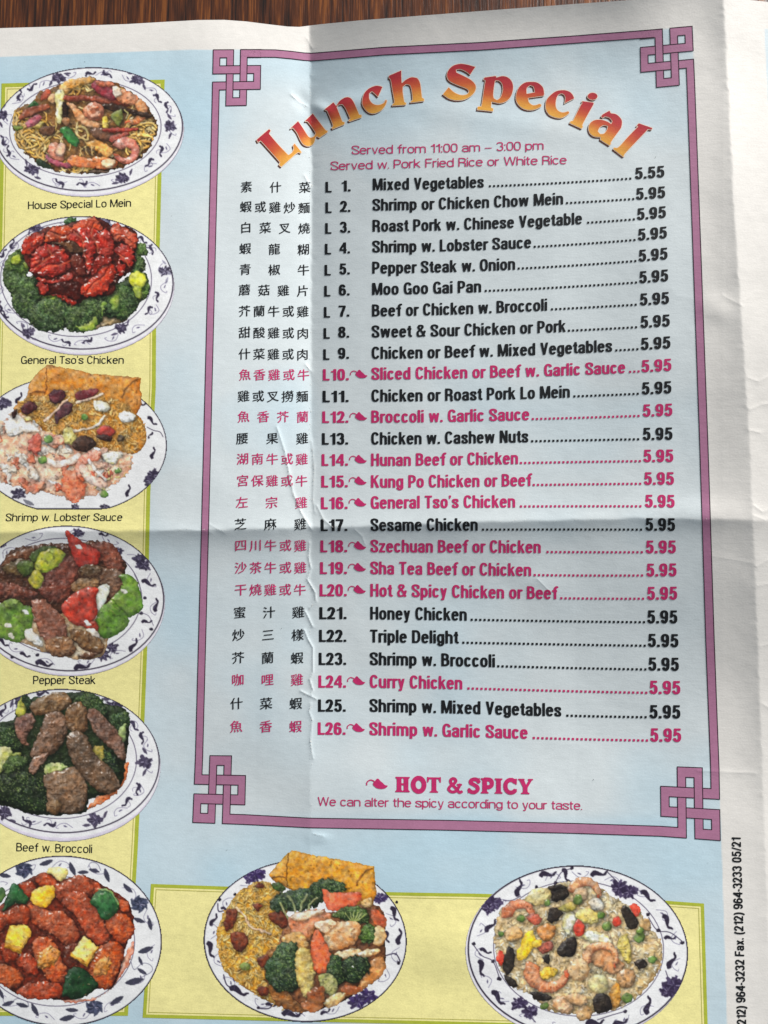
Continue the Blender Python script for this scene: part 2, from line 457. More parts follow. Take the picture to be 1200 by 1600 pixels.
# ---------------------------------------------------------------- yellow picture panels
def olive(V): return np.repeat(srgb('b2bb3e')[None, :], len(V), 0)
def pale_yellow(V): return np.repeat(srgb('f6eca2')[None, :], len(V), 0)
def fine_olive(V): return np.repeat(srgb('b9b45a')[None, :], len(V), 0)

LP_R = [(124.5, 257.5), (270, 252.5), (376, 250), (515, 244), (605, 243.5), (770, 235), (860, 233), (1017, 230), (1121, 226), (1272, 218), (1332, 215), (1375, 212.5), (1587, 200)]
LP_L = [(124.5, 2.5), (1587, -26)]
def panel_column():
    ys = [p[0] for p in LP_R]
    def rect(ins, y0, y1):
        yy = [y0] + [y for y in ys if y0 < y < y1] + [y1]
        L = [(ip(y, LP_L) + ins, y + (257 - ip(y, LP_L)) * 0.0) for y in yy]; R = [(ip(y, LP_R) - ins, y) for y in yy]
        # the top edge rises to the right
        sh = lambda p: (p[0], p[1] + (6.0 * (1 - p[0] / 257.0)) * max(0, 1 - (p[1] - 124) / 400))
        return [sh(p) for p in L], [sh(p) for p in R]
    o = flat_part('yellow_panel', *band_quads(*rect(5, 129, 1582)), M_PRINT, menu, OFF1, 4, pale_yellow)
    tag(o, 'tall pale yellow printed panel behind the column of plates at the left')
    fr = []
    def ringpart(a, b, y0, y1):
        L0, R0 = rect(a, y0, y1); L1, R1 = rect(b, y0 + (b - a), y1 - (b - a))
        return merge([band_quads(L0, L1) if len(L0) == len(L1) else ([], []), band_quads(R0, R1) if len(R0) == len(R1) else ([], []),
                      band_quads([L0[0], R0[0]], [L1[0], R1[0]]), band_quads([L0[-1], R0[-1]], [L1[-1], R1[-1]])])
    flat_part('green_border', *ringpart(0, 6, 124.5, 1587), M_PRINT, o, OFF2, 4, olive)
    flat_part('green_hairline', *ringpart(8.5, 9.7, 133, 1578.5), M_PRINT, o, OFF2, 4, fine_olive)
panel_column()

def panel_bottom():
    top = [(236, 1381), (350, 1385), (610, 1394), (765, 1396.5), (900, 1401), (1037, 1406.7), (1100, 1411.7)]
    bot = [(223, 1590), (425, 1595), (700, 1601), (900, 1606), (1106, 1612)]
    def P(u, v):
        xt = 236 + u * (1100 - 236); xb = 223 + u * (1106 - 223)
        yt = ip(xt, top); yb = ip(xb, bot)
        return (xt + (xb - xt) * v, yt + (yb - yt) * v)
    us = np.linspace(0, 1, 13)
    def rect(a):  # inset a px
        u0, v0 = a / 870, a / 208
        T_ = [P(u0 + u * (1 - 2 * u0), v0) for u in us]; B_ = [P(u0 + u * (1 - 2 * u0), 1 - v0) for u in us]
        return T_, B_
    o = flat_part('yellow_panel', *band_quads(*rect(4.5)), M_PRINT, menu, OFF1, 4, pale_yellow)
    tag(o, 'wide pale yellow printed panel behind the two plates at the bottom')
    def ringpart(a, b):
        T0, B0 = rect(a); T1, B1 = rect(b)
        return merge([band_quads(T0, T1), band_quads(B0, B1), band_quads([T0[0], B0[0]], [T1[0], B1[0]]), band_quads([T0[-1], B0[-1]], [T1[-1], B1[-1]])])
    flat_part('green_border', *ringpart(0, 5.2), M_PRINT, o, OFF2, 4, olive)
    flat_part('green_hairline', *ringpart(8, 9.2), M_PRINT, o, OFF2, 4, fine_olive)
panel_bottom()

# ---------------------------------------------------------------- mauve frame with knotted corners
KNOT = {}
for i in range(7):
    for j in range(7):
        hz = (j == 0 and i < 3) or (j == 2) or (j == 4) or (j == 6 and 2 <= i < 5) or (j == 0 and i >= 4)
        vt = (i == 0 and j < 3) or (i == 2) or (i == 4) or (i == 6 and 2 <= j < 5) or (i == 0 and j >= 4)
        if hz or vt: KNOT[(i, j)] = (hz, vt)
OVER = {(2, 2): 'h', (4, 4): 'h', (2, 4): 'v', (4, 2): 'v'}
def knot(name, q, mirx, miry, parent):
    f = quad_fn(*q)
    def g(u, v): return f((7 - u if mirx else u) / 7, (7 - v if miry else v) / 7)
    fill, lines = [], []
    for (i, j), (hz, vt) in KNOT.items():
        fill.append(([g(i, j), g(i, j + 1), g(i + 1, j + 1), g(i + 1, j)], [(0, 1, 2), (0, 2, 3)]))
        edges = {'l': ((i, j), (i, j + 1), (i - 1, j)), 'r': ((i + 1, j), (i + 1, j + 1), (i + 1, j)), 't': ((i, j), (i + 1, j), (i, j - 1)), 'b': ((i, j + 1), (i + 1, j + 1), (i, j + 1))}
        for k, (a, b, nb) in edges.items():
            if nb[0] > 6 and j == 0 or nb[1] > 6 and i == 0: continue
            ov = OVER.get((i, j))
            draw = nb not in KNOT
            if ov == 'h' and k in 'tb': draw = True
            if ov == 'v' and k in 'lr': draw = True
            if draw:
                A, B = np.array(g(*a)), np.array(g(*b)); d = (B - A) / np.linalg.norm(B - A) * 0.55
                lines.append(line_strip([tuple(A - d), tuple(B + d)], 1.25))
    V, T = merge(fill)
    o = flat_part(name, V, T, M_FRAME, parent, OFF2, 4)
    V, T = merge(lines)
    flat_part('knot_outline', V, T, M_FRAMELINE, o, OFF3, 4)
    return g
FRO = [[(376, 77.5), (430, 78), (455, 80.3), (475, 82.8), (487, 83.3), (500, 82.3), (540, 79), (600, 74), (750, 66.5), (900, 56), (1034, 45.5)],
       [(376, 89.5), (386, 89.5), (430, 89.7), (455, 92), (475, 94.5), (487, 95.3), (500, 94.4), (540, 91), (600, 86), (750, 78.5), (900, 67.5), (1022, 58.5), (1034, 57.7)]]
def frame():
    q_tl = ((333.4, 78), (408, 77.5), (331.5, 166), (406.5, 164.5))
    q_tr = ((1000, 48.3), (1081.5, 41), (1001.8, 139), (1085.5, 131))
    q_bl = ((305.7, 1180.3), (384.6, 1181), (301.3, 1285), (382.2, 1288))
    q_br = ((1032, 1197), (1123.5, 1200.5), (1033, 1306.5), (1125.5, 1313.3))
    bands = []
    gs = {}
    fr = flat_part('frame_band', *closed_between(*FRO), M_FRAME, menu, OFF2, 4)
    tag(fr, 'mauve printed band along the top of the price list')
    flat_part('band_outline', *merge([line_strip(FRO[0], 1.25), line_strip(FRO[1][1:-1], 1.25)]), M_FRAMELINE, fr, OFF3, 4)
    def vband(outer, inner, label):
        V, T = band_quads(outer, inner)
        o = flat_part('frame_band', V, T, M_FRAME, menu, OFF2, 4); tag(o, label)
        flat_part('band_outline', *merge([line_strip(outer, 1.25), line_strip(inner, 1.25)]), M_FRAMELINE, o, OFF3, 4)
    gTL = quad_fn(*q_tl); gTR = quad_fn(*q_tr); gBL = quad_fn(*q_bl); gBR = quad_fn(*q_br)
    a0, a1 = gTL(0, 1), gTL(1 / 7, 1); b0, b1 = gBL(0, 0), gBL(1 / 7, 0)
    vband([a0, (315.2, 820), b0], [a1, (326.2, 820), b1], 'mauve printed band down the left side of the price list')
    a0, a1 = gTR(1, 1), gTR(6 / 7, 1); b0, b1 = gBR(1, 0), gBR(6 / 7, 0)
    vband([a0, (1091.8, 300), (1106.4, 700), (1116.0, 1000), b0], [a1, (1079.6, 300), (1093.6, 700), (1102.8, 1000), b1], 'mauve printed band down the right side of the price list')
    a0, a1 = gBL(1, 1), gBL(1, 6 / 7); b0, b1 = gBR(0, 1), gBR(0, 6 / 7)
    vband([a0, (484.7, 1293.2), (700, 1297), (900, 1302), b0], [a1, (484.7, 1278.2), (700, 1281.6), (900, 1286.5), b1], 'mauve printed band along the bottom of the price list')
    knot('corner_knot', q_tl, 0, 0, menu); knot('corner_knot', q_tr, 1, 0, menu)
    knot('corner_knot', q_bl, 0, 1, menu); knot('corner_knot', q_br, 1, 1, menu)
frame()
# ---------------------------------------------------------------- lettering
# Each letter is drawn from strokes and convex plates in its own box (cap height 1),
# turned into an outline mesh by marching squares, then laid along its baseline.
XH, DESC = 0.735, -0.21

def ring(x0, x1, y0, y1, a0=0, a1=360, n=2.5, steps=36):
    cx, cy, rx, ry = (x0 + x1) / 2, (y0 + y1) / 2, (x1 - x0) / 2, (y1 - y0) / 2
    m = max(3, int(abs(a1 - a0) / 360 * steps))
    out = []
    for i in range(m + 1):
        t = math.radians(a0 + (a1 - a0) * i / m); c_, s_ = math.cos(t), math.sin(t)
        out.append((cx + rx * math.copysign(abs(c_) ** (2 / n), c_), cy + ry * math.copysign(abs(s_) ** (2 / n), s_)))
    return out

class Pen:
    """w = stem width, k = how much thinner horizontal strokes are"""
    def __init__(self, w, k, s, slab=0):
        self.w, self.k, self.s, self.items = w, k, s, []
    def box(self, x0, y0, x1, y1): self.items.append(('p', [(x0, y0), (x1, y0), (x1, y1), (x0, y1)])); return self
    def poly(self, pts): self.items.append(('p', pts)); return self
    def path(self, pts, w=None): self.items.append(('s', pts, w or self.w)); return self
    def field(self, X, Y):
        f = np.full(X.shape, -1.0)
        for it in self.items:
            if it[0] == 'p':
                P = it[1]; n = len(P)
                area = sum(P[i][0] * P[(i + 1) % n][1] - P[(i + 1) % n][0] * P[i][1] for i in range(n))
                if area < 0: P = P[::-1]
                g = np.full(X.shape, 1e9)
                for i in range(n):
                    (x0, y0), (x1, y1) = P[i], P[(i + 1) % n]
                    l = math.hypot(x1 - x0, y1 - y0) + 1e-9
                    g = np.minimum(g, ((Y - y0) * (x1 - x0) - (X - x0) * (y1 - y0)) / l)
                f = np.maximum(f, g)
            else:
                P, w = it[1], it[2]; k = self.k; Yk = Y * k
                n = len(P)
                for i in range(n - 1):
                    x0, y0 = P[i]; x1, y1 = P[i + 1]; y0 *= k; y1 *= k
                    dx, dy = x1 - x0, y1 - y0; l = math.hypot(dx, dy) + 1e-9; dx /= l; dy /= l
                    u = (X - x0) * dx + (Yk - y0) * dy; v = -(X - x0) * dy + (Yk - y0) * dx
                    lo = 0 if i == 0 else w * 0.35; hi = l if i == n - 2 else l + w * 0.35
                    # inner joints are rounded, outer ends cut square
                    g = np.minimum(w / 2 - np.abs(v), np.minimum(u + lo, hi - u))
                    if i > 0: g = np.maximum(g, w / 2 - np.hypot(X - x0, Yk - y0))
                    f = np.maximum(f, g)
        return f

def glyph_def(ch, w, k, s):
    p = Pen(w, k, s); h = w / 2; hh = h / k; ws = w
    def W(v): return v * s
    def bar(x0, x1, y): p.box(x0, y - hh, x1, y + hh)
    def stem(x, y0=0, y1=1): p.box(x - h, y0, x + h, y1)
    def bowl(x0, x1, y0, y1, a0=0, a1=360, n=2.5): p.path(ring(x0 + h, x1 - h, y0 + hh, y1 - hh, a0, a1, n))
    X_ = XH
    if ch == ' ': return p, W(.295)
    if ch == '.': p.box(.0, 0, max(ws * .95, .11), max(ws * .95, .11)); return p, max(ws * .95, .11)
    if ch == ':': q = max(ws * 1.15, .14); p.box(.03, 0, q + .03, q).box(.03, X_ - q, q + .03, X_); return p, q + .06
    if ch in "'’": p.poly([(0, 1), (ws * .9, 1), (ws * .9, .88), (ws * .45, .72), (ws * .2, .72)]); return p, ws * .9
    if ch == '-': p.box(0, .29, W(.24), .29 + 2 * hh); return p, W(.24)
    if ch == '–': p.box(0, .31, W(.55), .31 + 2 * hh * .8); return p, W(.55)
    if ch == '/': p.poly([(0, -.02), (ws * .8, -.02), (W(.36), 1.02), (W(.36) - ws * .8, 1.02)]); return p, W(.34)
    if ch == '(': p.path(ring(h, W(.5), -.2, 1.02, 112, 248, 2.1)); return p, W(.27)
    if ch == ')': p.path(ring(-W(.27), W(.22), -.2, 1.02, -68, 68, 2.1)); return p, W(.27)
    if ch == '&':
        w_ = W(.68)
        p.path(catmull([(w_ - h * .9, .02), (W(.40), .42), (W(.17), .72), (W(.19), .9), (W(.31), 1 - hh), (W(.43), .88), (W(.42), .73), (W(.27), .58), (W(.12), .42), (h, .26), (W(.14), .09), (W(.28), hh), (W(.45), .13), (W(.56), .32), (W(.60), .48)], 4, False), w * .92); return p, w_
    # ---- digits
    if ch == '0': bowl(0, W(.52), 0, 1, n=2.7); return p, W(.52)
    if ch == '1': stem(W(.30), 0, .99); p.poly([(W(.04), .70), (W(.30), .72), (W(.30), .84), (W(.04), .81)]); p.poly([(W(.14), .80), (W(.30), .80), (W(.30), .99), (W(.24), .99)]); return p, W(.30) + h
    if ch == '2':
        p.path(ring(h, W(.5) - h, .45, 1 - hh, 175, -12, 2.3) + catmull([(W(.46) - h, .60), (W(.28), .34), (W(.10), .14), (h * .9, 2 * hh * .8)], 3, False)); p.box(0, 0, W(.5), 2 * hh); return p, W(.5)
    if ch == '3':
        p.path(ring(h, W(.5) - h, .51, 1 - hh, 165, -80, 2.4)); p.path(ring(h, W(.52) - h, hh, .56, 85, -165, 2.4)); return p, W(.52)
    if ch == '4':
        stem(W(.40)); bar(0, W(.54), .30); p.poly([(0, .30 - hh), (0, .30 + hh * 1.4), (W(.40) - h, 1), (W(.40) + h, 1), (W(.40) - h * .2, .78), (W(.15), .30 - hh)]); return p, W(.54)
    if ch == '5':
        bar(W(.07), W(.49), 1 - hh); p.poly([(W(.08), 1), (W(.05), .44), (W(.05) + w * .8, .44), (W(.10) + w * .8, 1)]); p.path(ring(h, W(.52) - h, hh, .65 - hh * .4, 140, -165, 2.4)); return p, W(.52)
    if ch == '6':
        bowl(0, W(.52), 0, .64); p.path(ring(h, W(.5) - h, .05, 1 - hh, 30, 185, 2.6)); p.box(0, .25, w, .62); return p, W(.52)
    if ch == '7':
        bar(0, W(.5), 1 - hh); p.path(catmull([(W(.5) - h * .9, .93), (W(.33), .60), (W(.24), .32), (W(.20), 0)], 4, False)); return p, W(.5)
    if ch == '8': bowl(W(.02), W(.5), .50, 1); bowl(0, W(.52), 0, .58); return p, W(.52)
    if ch == '9':
        bowl(0, W(.52), .36, 1); p.path(ring(W(.02) + h, W(.52) - h, hh, .95, -150, 5, 2.6)); p.box(W(.52) - w, .38, W(.52), .75); return p, W(.52)
    # ---- capitals
    if ch == 'B': stem(h); p.path([(h, 1 - hh)] + ring(W(-.2), W(.52) - h, .52, 1 - hh, 85, -85, 3) + [(h, .52)]); p.path([(h, .55)] + ring(W(-.2), W(.56) - h, hh, .54, 85, -85, 3) + [(h, hh)]); return p, W(.56)
    if ch == 'C': bowl(0, W(.57), 0, 1, 28, 332, 2.6); return p, W(.57)
    if ch == 'D': stem(h); p.path([(h, 1 - hh)] + ring(W(-.12), W(.58) - h, hh, 1 - hh, 82, -82, 2.9) + [(h, hh)]); return p, W(.58)
    if ch == 'F': stem(h); bar(0, W(.50), 1 - hh); bar(0, W(.46), .52); return p, W(.50)
    if ch == 'G': bowl(0, W(.58), 0, 1, 30, 335, 2.6); bar(W(.31), W(.58), .44); p.box(W(.58) - w * .8, 0, W(.58), .48); return p, W(.58)
    if ch == 'H': stem(h); stem(W(.58) - h); bar(h, W(.58) - h, .52); return p, W(.58)
    if ch == 'K': stem(h); w_ = W(.60); p.poly([(w * .7, .30), (w * .7, .58), (w_ - w * 1.08, 1), (w_ - .01, 1)]); p.poly([(w * .95, .58), (w * 1.6, .74), (w_ + .02, 0), (w_ - w * 1.08, 0)]); return p, w_
    if ch == 'L': stem(h); bar(0, W(.46), hh); return p, W(.46)
    if ch == 'M':
        w_ = W(.74); stem(h * .95); stem(w_ - h * .95); m = w_ / 2
        p.poly([(0, 1), (w * 1.2, 1), (m + w * .35, 0), (m - w * .35, 0)]); p.poly([(w_, 1), (w_ - w * 1.2, 1), (m - w * .35, 0), (m + w * .35, 0)]); return p, w_
    if ch == 'N': w_ = W(.58); stem(h); stem(w_ - h); p.poly([(0, 1), (w * 1.1, 1), (w_, 0), (w_ - w * 1.1, 0)]); return p, w_
    if ch == 'O': bowl(0, W(.59), 0, 1, n=2.6); return p, W(.59)
    if ch == 'P': stem(h); p.path([(h, 1 - hh)] + ring(W(-.2), W(.54) - h, .43, 1 - hh, 85, -85, 3) + [(h, .43)]); return p, W(.54)
    if ch == 'R': stem(h); p.path([(h, 1 - hh)] + ring(W(-.2), W(.55) - h, .48, 1 - hh, 85, -85, 3) + [(h, .48)]); p.path(catmull([(W(.34), .46), (W(.55) - h, .36), (W(.55) - h, .15), (W(.58) - h, 0)], 4, False)); return p, W(.58)
    if ch == 'S':
        w_ = W(.55)
        p.path(catmull([(w_ - h - .01, .69), (w_ - h * 1.15, .85), (w_ / 2, 1 - hh), (h * 1.12, .87), (h * 1.05, .70), (w_ * .36, .57), (w_ * .66, .45), (w_ - h, .29), (w_ - h * 1.2, .12), (w_ / 2, hh), (h * 1.15, .13), (h, .32)], 5, False)); return p, w_
    if ch == 'T': w_ = W(.52); stem(w_ / 2); bar(0, w_, 1 - hh); return p, w_
    if ch == 'V': w_ = W(.58); m = w_ / 2; p.poly([(0, 1), (w * 1.02, 1), (m + w * .42, 0), (m - w * .45, 0)]); p.poly([(w_, 1), (w_ - w * 1.02, 1), (m - w * .42, 0), (m + w * .45, 0)]); return p, w_
    if ch == 'W':
        w_ = W(.90); q = w_ / 4
        for a, b in ((0, 1), (2, 1), (2, 3), (4, 3)):
            xa = [h, 0, w_ / 2, 0, w_ - h][a]; xb = q * b if b == 1 else w_ - q
            p.poly([(xa - h, 1), (xa + h, 1), (xb + h * .85, 0), (xb - h * .85, 0)])
        return p, w_
    # ---- small letters
    if ch == 'a':
        w_ = W(.50); x1 = w_ - h * 1.1
        p.path(ring(h * 1.1, x1, X_ - .36, X_ - hh, 172, 0, 2.5) + [(x1, .1)]); p.box(x1 - h, 0, x1 + h * 1.05, .3)
        p.path(ring(h, x1 + h * .1, hh * .9, .455 - hh, 60, 300, 2.4)); bar(w_ * .45, x1, .455 - hh); return p, w_
    if ch == 'b': stem(h); bowl(w * .05, W(.52), 0, X_, n=2.4); return p, W(.52)
    if ch == 'c': bowl(0, W(.49), 0, X_, 35, 325, 2.5); return p, W(.49)
    if ch == 'd': stem(W(.52) - h); bowl(0, W(.52) - w * .05, 0, X_, n=2.4); return p, W(.52)
    if ch == 'e': bowl(0, W(.51), 0, X_, 0, 322, 2.5); bar(h, W(.51) - h * .15, X_ / 2 + hh * .55); return p, W(.51)
    if ch == 'f': x = W(.12) + h; p.path([(x, 0), (x, .6)] + ring(x, x + W(.30), .56, 1.01 - hh * .85, 178, 80, 2.4)); bar(0, W(.36), X_ - hh * 1.3); return p, W(.36)
    if ch == 'g': w_ = W(.52); bowl(0, w_ - w * .05, 0.02, X_, n=2.4); p.box(w_ - w, 0, w_, X_); p.path([(w_ - h, .3)] + ring(h, w_ - h, DESC + hh, .3, 0, -160, 2.4)); return p, w_
    if ch == 'h': stem(h); p.path(ring(h, W(.52) - h, X_ - .5, X_ - hh, 165, 0, 2.5) + [(W(.52) - h, 0)]); return p, W(.52)
    if ch == 'i': stem(h, 0, X_); p.box(0, .86, w, 1); return p, w
    if ch == 'k': stem(h); w_ = W(.50); p.poly([(w * .7, .20), (w * .7, .44), (w_ - w, X_), (w_, X_)]); p.poly([(w * .9, .42), (w * 1.5, .56), (w_ + .02, 0), (w_ - w, 0)]); return p, w_
    if ch == 'l': stem(h); return p, w
    if ch == 'm':
        w_ = W(.82); m = w_ / 2; stem(h, 0, X_)
        p.path(ring(h, m, X_ - .5, X_ - hh, 165, 0, 2.6) + [(m, 0)]); p.path(ring(m, w_ - h, X_ - .5, X_ - hh, 165, 0, 2.6) + [(w_ - h, 0)]); return p, w_
    if ch == 'n': stem(h, 0, X_); p.path(ring(h, W(.52) - h, X_ - .5, X_ - hh, 165, 0, 2.5) + [(W(.52) - h, 0)]); return p, W(.52)
    if ch == 'o': bowl(0, W(.52), 0, X_); return p, W(.52)
    if ch == 'p': stem(h, DESC, X_); bowl(w * .05, W(.52), 0, X_, n=2.4); return p, W(.52)
    if ch == 'r': stem(h, 0, X_); p.path(ring(h, W(.46), X_ - .55, X_ - hh * 1.1, 170, 78, 2.4)); return p, W(.31)
    if ch == 's':
        w_ = W(.48); q = X_
        p.path(catmull([(w_ - h, .70 * q), (w_ - h * 1.3, .86 * q), (w_ / 2, q - hh), (h * 1.2, .86 * q), (h * 1.1, .70 * q), (w_ * .4, .57 * q), (w_ * .64, .46 * q), (w_ - h, .30 * q), (w_ - h * 1.2, .13 * q), (w_ / 2, hh), (h * 1.2, .14 * q), (h, .32 * q)], 5, False), w * .95); return p, w_
    if ch == 't': x = W(.08) + h; p.path([(x, .93), (x, .25)] + ring(x, x + W(.34), hh, .4, 182, 262, 2.4)); bar(0, W(.31), X_ - hh); return p, W(.31)
    if ch == 'u': w_ = W(.52); stem(w_ - h, 0, X_); p.path([(h, X_), (h, .4)] + ring(h, w_ - h, hh, .5, 180, 345, 2.5)); return p, w_
    if ch == 'v': w_ = W(.48); m = w_ / 2; p.poly([(0, X_), (w, X_), (m + w * .42, 0), (m - w * .45, 0)]); p.poly([(w_, X_), (w_ - w, X_), (m - w * .42, 0), (m + w * .45, 0)]); return p, w_
    if ch == 'w':
        w_ = W(.74); q = w_ / 4
        for xa, xb in ((h, q + h * .15), (w_ / 2, q + h * .15), (w_ / 2, w_ - q - h * .15), (w_ - h, w_ - q - h * .15)):
            p.poly([(xa - h * .95, X_), (xa + h * .95, X_), (xb + h * .85, 0), (xb - h * .85, 0)])
        return p, w_
    if ch == 'x': w_ = W(.49); p.poly([(0, X_), (w * 1.05, X_), (w_, 0), (w_ - w * 1.05, 0)]); p.poly([(w_, X_), (w_ - w * 1.05, X_), (0, 0), (w * 1.05, 0)]); return p, w_
    if ch == 'y':
        w_ = W(.48); m = w_ / 2; p.poly([(0, X_), (w, X_), (m + w * .45, .0), (m - w * .4, 0)]); p.poly([(w_, X_), (w_ - w, X_), (m - w * .62, DESC + .04), (m + w * .25, DESC + .04)]); p.box(w_ * .12, DESC, m + w * .05, DESC + 2 * hh); return p, w_
    if ch == 'z': w_ = W(.45); bar(0, w_, X_ - hh); bar(0, w_, hh); p.poly([(0, 2 * hh * .9), (w_ - w * 1.1, X_ - 2 * hh * .9), (w_, X_ - 2 * hh * .9), (w * 1.1, 2 * hh * .9)]); return p, w_
    if ch in 'yA': pass
    raise KeyError(ch)

def slab_def(ch, w, k, s):
    """heavy display capitals with bracketed slabs"""
    p = Pen(w, k, s); t = .09; h = w / 2
    def stem(x, y0=0, y1=1): p.box(x - h, y0, x + h, y1)
    def serif(x, y, l=.13, up=True):
        y0, y1 = (y, y + t) if up else (y - t, y)
        p.box(x - h - l, y0, x + h + l, y1)
        e = .07 if up else -.07
        p.poly([(x - h - l * .6, y1 if up else y0), (x + h + l * .6, y1 if up else y0), (x + h, (y1 if up else y0) + e), (x - h, (y1 if up else y0) + e)])
    if ch == ' ': return p, .30
    if ch == 'H':
        for x in (.12 + h, .98 - h - .12): stem(x); serif(x, 0, .09); serif(x, 1, .09, False)
        p.box(.3, .45, .7, .58); return p, .98
    if ch == 'O': p.path(ring(h, .98 - h, h * .45, 1 - h * .45, 0, 360, 2.0), w * .95); p.items[-1] = ('s', ring(h, .98 - h, .07, .93, 0, 360, 2.0), w * .98); return p, .98
    if ch == 'T':
        stem(.44); serif(.44, 0, .12); p.box(0, .88, .88, 1); p.poly([(0, 1), (0, .66), (.07, .66), (.16, .88)]); p.poly([(.88, 1), (.88, .66), (.81, .66), (.72, .88)]); p.poly([(0, 1.05), (.1, 1), (0, .9)]); p.poly([(.88, 1.05), (.78, 1), (.88, .9)]); return p, .88
    if ch == '&':
        p.path(catmull([(.98, .1), (.82, .06), (.62, .3), (.32, .62), (.28, .84), (.45, .94), (.60, .82), (.5, .62), (.24, .42), (.16, .22), (.36, .07), (.62, .14), (.80, .40), (.86, .56)], 5, False), w * .62); p.box(.66, .50, 1.0, .60); return p, 1.0
    if ch == 'S':
        p.path(catmull([(.72, .74), (.60, .88), (.42, .91), (.24, .83), (.22, .68), (.42, .56), (.62, .42), (.64, .24), (.48, .09), (.26, .09), (.10, .22)], 5, False), w * .80)
        p.poly([(.62, .95), (.80, 1.02), (.76, .66), (.66, .66)]); p.poly([(.02, .0), (.22, .06), (.16, .34), (.05, .34)]); return p, .80
    if ch == 'P': stem(.1 + h); serif(.1 + h, 0, .1); serif(.1 + h, 1, .1, False); p.path([(.2, .93)] + ring(.15, .84 - h * .9, .42, .92, 85, -85, 2.4) + [(.2, .42)], w * .85); return p, .84
    if ch == 'I': stem(.1 + h); serif(.1 + h, 0, .1); serif(.1 + h, 1, .1, False); return p, .2 + w
    if ch == 'C': p.path(ring(h, .92 - h * .6, .09, .91, 38, 325, 2.1), w * .88); p.poly([(.68, .95), (.88, 1.02), (.86, .60), (.76, .62)]); p.poly([(.70, .12), (.86, .16), (.88, .36), (.78, .30)]); return p, .9
    if ch == 'Y':
        stem(.46, 0, .48); serif(.46, 0, .12); p.poly([(.04, 1), (.36, 1), (.58, .42), (.32, .42)]); p.poly([(.94, 1), (.72, 1), (.42, .40), (.60, .40)]); p.box(0, .91, .42, 1); p.box(.62, .91, .96, 1); return p, .96
    raise KeyError(ch)

GCACHE = {}
def glyph_mesh(style, ch):
    key = (style, ch)
    if key in GCACHE: return GCACHE[key]
    w, k, s, fn, cell = STYLES[style]
    p, adv = fn(ch, w, k, s)
    if not p.items: GCACHE[key] = ([], [], adv); return GCACHE[key]
    xs = np.arange(-0.12, adv + 0.20, cell); ys = np.arange(-0.30, 1.12, cell)
    Xg, Yg = np.meshgrid(xs, ys)
    f = p.field(Xg, Yg)
    V, T, idx = [], [], {}
    def vid(kk, co):
        if kk not in idx: idx[kk] = len(V); V.append(co)
        return idx[kk]
    ins = f > 0
    full = ins[:-1, :-1] & ins[1:, :-1] & ins[1:, 1:] & ins[:-1, 1:]
    anyc = (ins[:-1, :-1] | ins[1:, :-1] | ins[1:, 1:] | ins[:-1, 1:]) & ~full
    for i, j in zip(*np.nonzero(anyc)):
        cs = [(i, j), (i, j + 1), (i + 1, j + 1), (i + 1, j)]
        poly = []
        for q in range(4):
            a, b = cs[q], cs[(q + 1) % 4]; fa, fb = f[a], f[b]
            if fa > 0: poly.append(vid(a, (xs[a[1]], ys[a[0]])))
            if (fa > 0) != (fb > 0):
                t = fa / (fa - fb)
                poly.append(vid((min(a, b), max(a, b)), (xs[a[1]] + t * (xs[b[1]] - xs[a[1]]), ys[a[0]] + t * (ys[b[0]] - ys[a[0]]))))
        for q in range(1, len(poly) - 1): T.append((poly[0], poly[q], poly[q + 1]))
    for i in range(full.shape[0]):
        j = 0; row = full[i]
        while j < len(row):
            if row[j]:
                e = j
                while e < len(row) and row[e] and e - j < 6: e += 1
                a, b, c_, d = vid((i, j), (xs[j], ys[i])), vid((i, e), (xs[e], ys[i])), vid((i + 1, e), (xs[e], ys[i + 1])), vid((i + 1, j), (xs[j], ys[i + 1]))
                T += [(a, b, c_), (a, c_, d)]; j = e
            else: j += 1
    GCACHE[key] = (V, T, adv)
    return GCACHE[key]

STYLES = {
    'bold': (.188, 1.28, 1.0, glyph_def, 1 / 30),
    'num': (.20, 1.28, 1.0, glyph_def, 1 / 30),
    'reg': (.125, 1.10, 1.36, glyph_def, 1 / 22),
    'cap': (.125, 1.12, 1.15, glyph_def, 1 / 20),
    'fone': (.185, 1.2, 1.12, glyph_def, 1 / 20),
    'slab': (.30, 1.0, 1.0, slab_def, 1 / 26),
}
GAP = {'bold': .062, 'num': .065, 'reg': .062, 'cap': .075, 'fone': .06, 'slab': .04}

def string_mesh(style, text):
    V, T = [], []; x = 0
    for i, ch in enumerate(text):
        v, t, adv = glyph_mesh(style, ch)
        b = len(V); V += [(x + a, c_) for a, c_ in v]; T += [tuple(q + b for q in f) for f in t]
        g = GAP[style] if ch != ' ' else 0
        if ch == 'L' and style == 'num': x -= .02
        x += adv + g
    return V, T, x - GAP[style]

def put_text(name, style, text, x0, x1, base, cap, mat, parent, off=OFF3, lean=0.0):
    """base: function x -> layout y of the baseline"""
    V, T, w = string_mesh(style, text)
    V = np.array(V); k = (x1 - x0) / w
    px = x0 + V[:, 0] * k + V[:, 1] * cap * lean
    cp = cap if not callable(cap) else cap(px)
    py = base(px) - V[:, 1] * cp
    co, n = lay(np.stack([px, py], -1), off)
    T = np.array(T); a, b, c_ = co[T[:, 0]], co[T[:, 1]], co[T[:, 2]]
    nz = np.cross(b - a, c_ - a)[:, 2]
    T = np.where((nz < 0)[:, None], T[:, ::-1], T)
    return new_mesh(name, co, T, mat, parent, n)

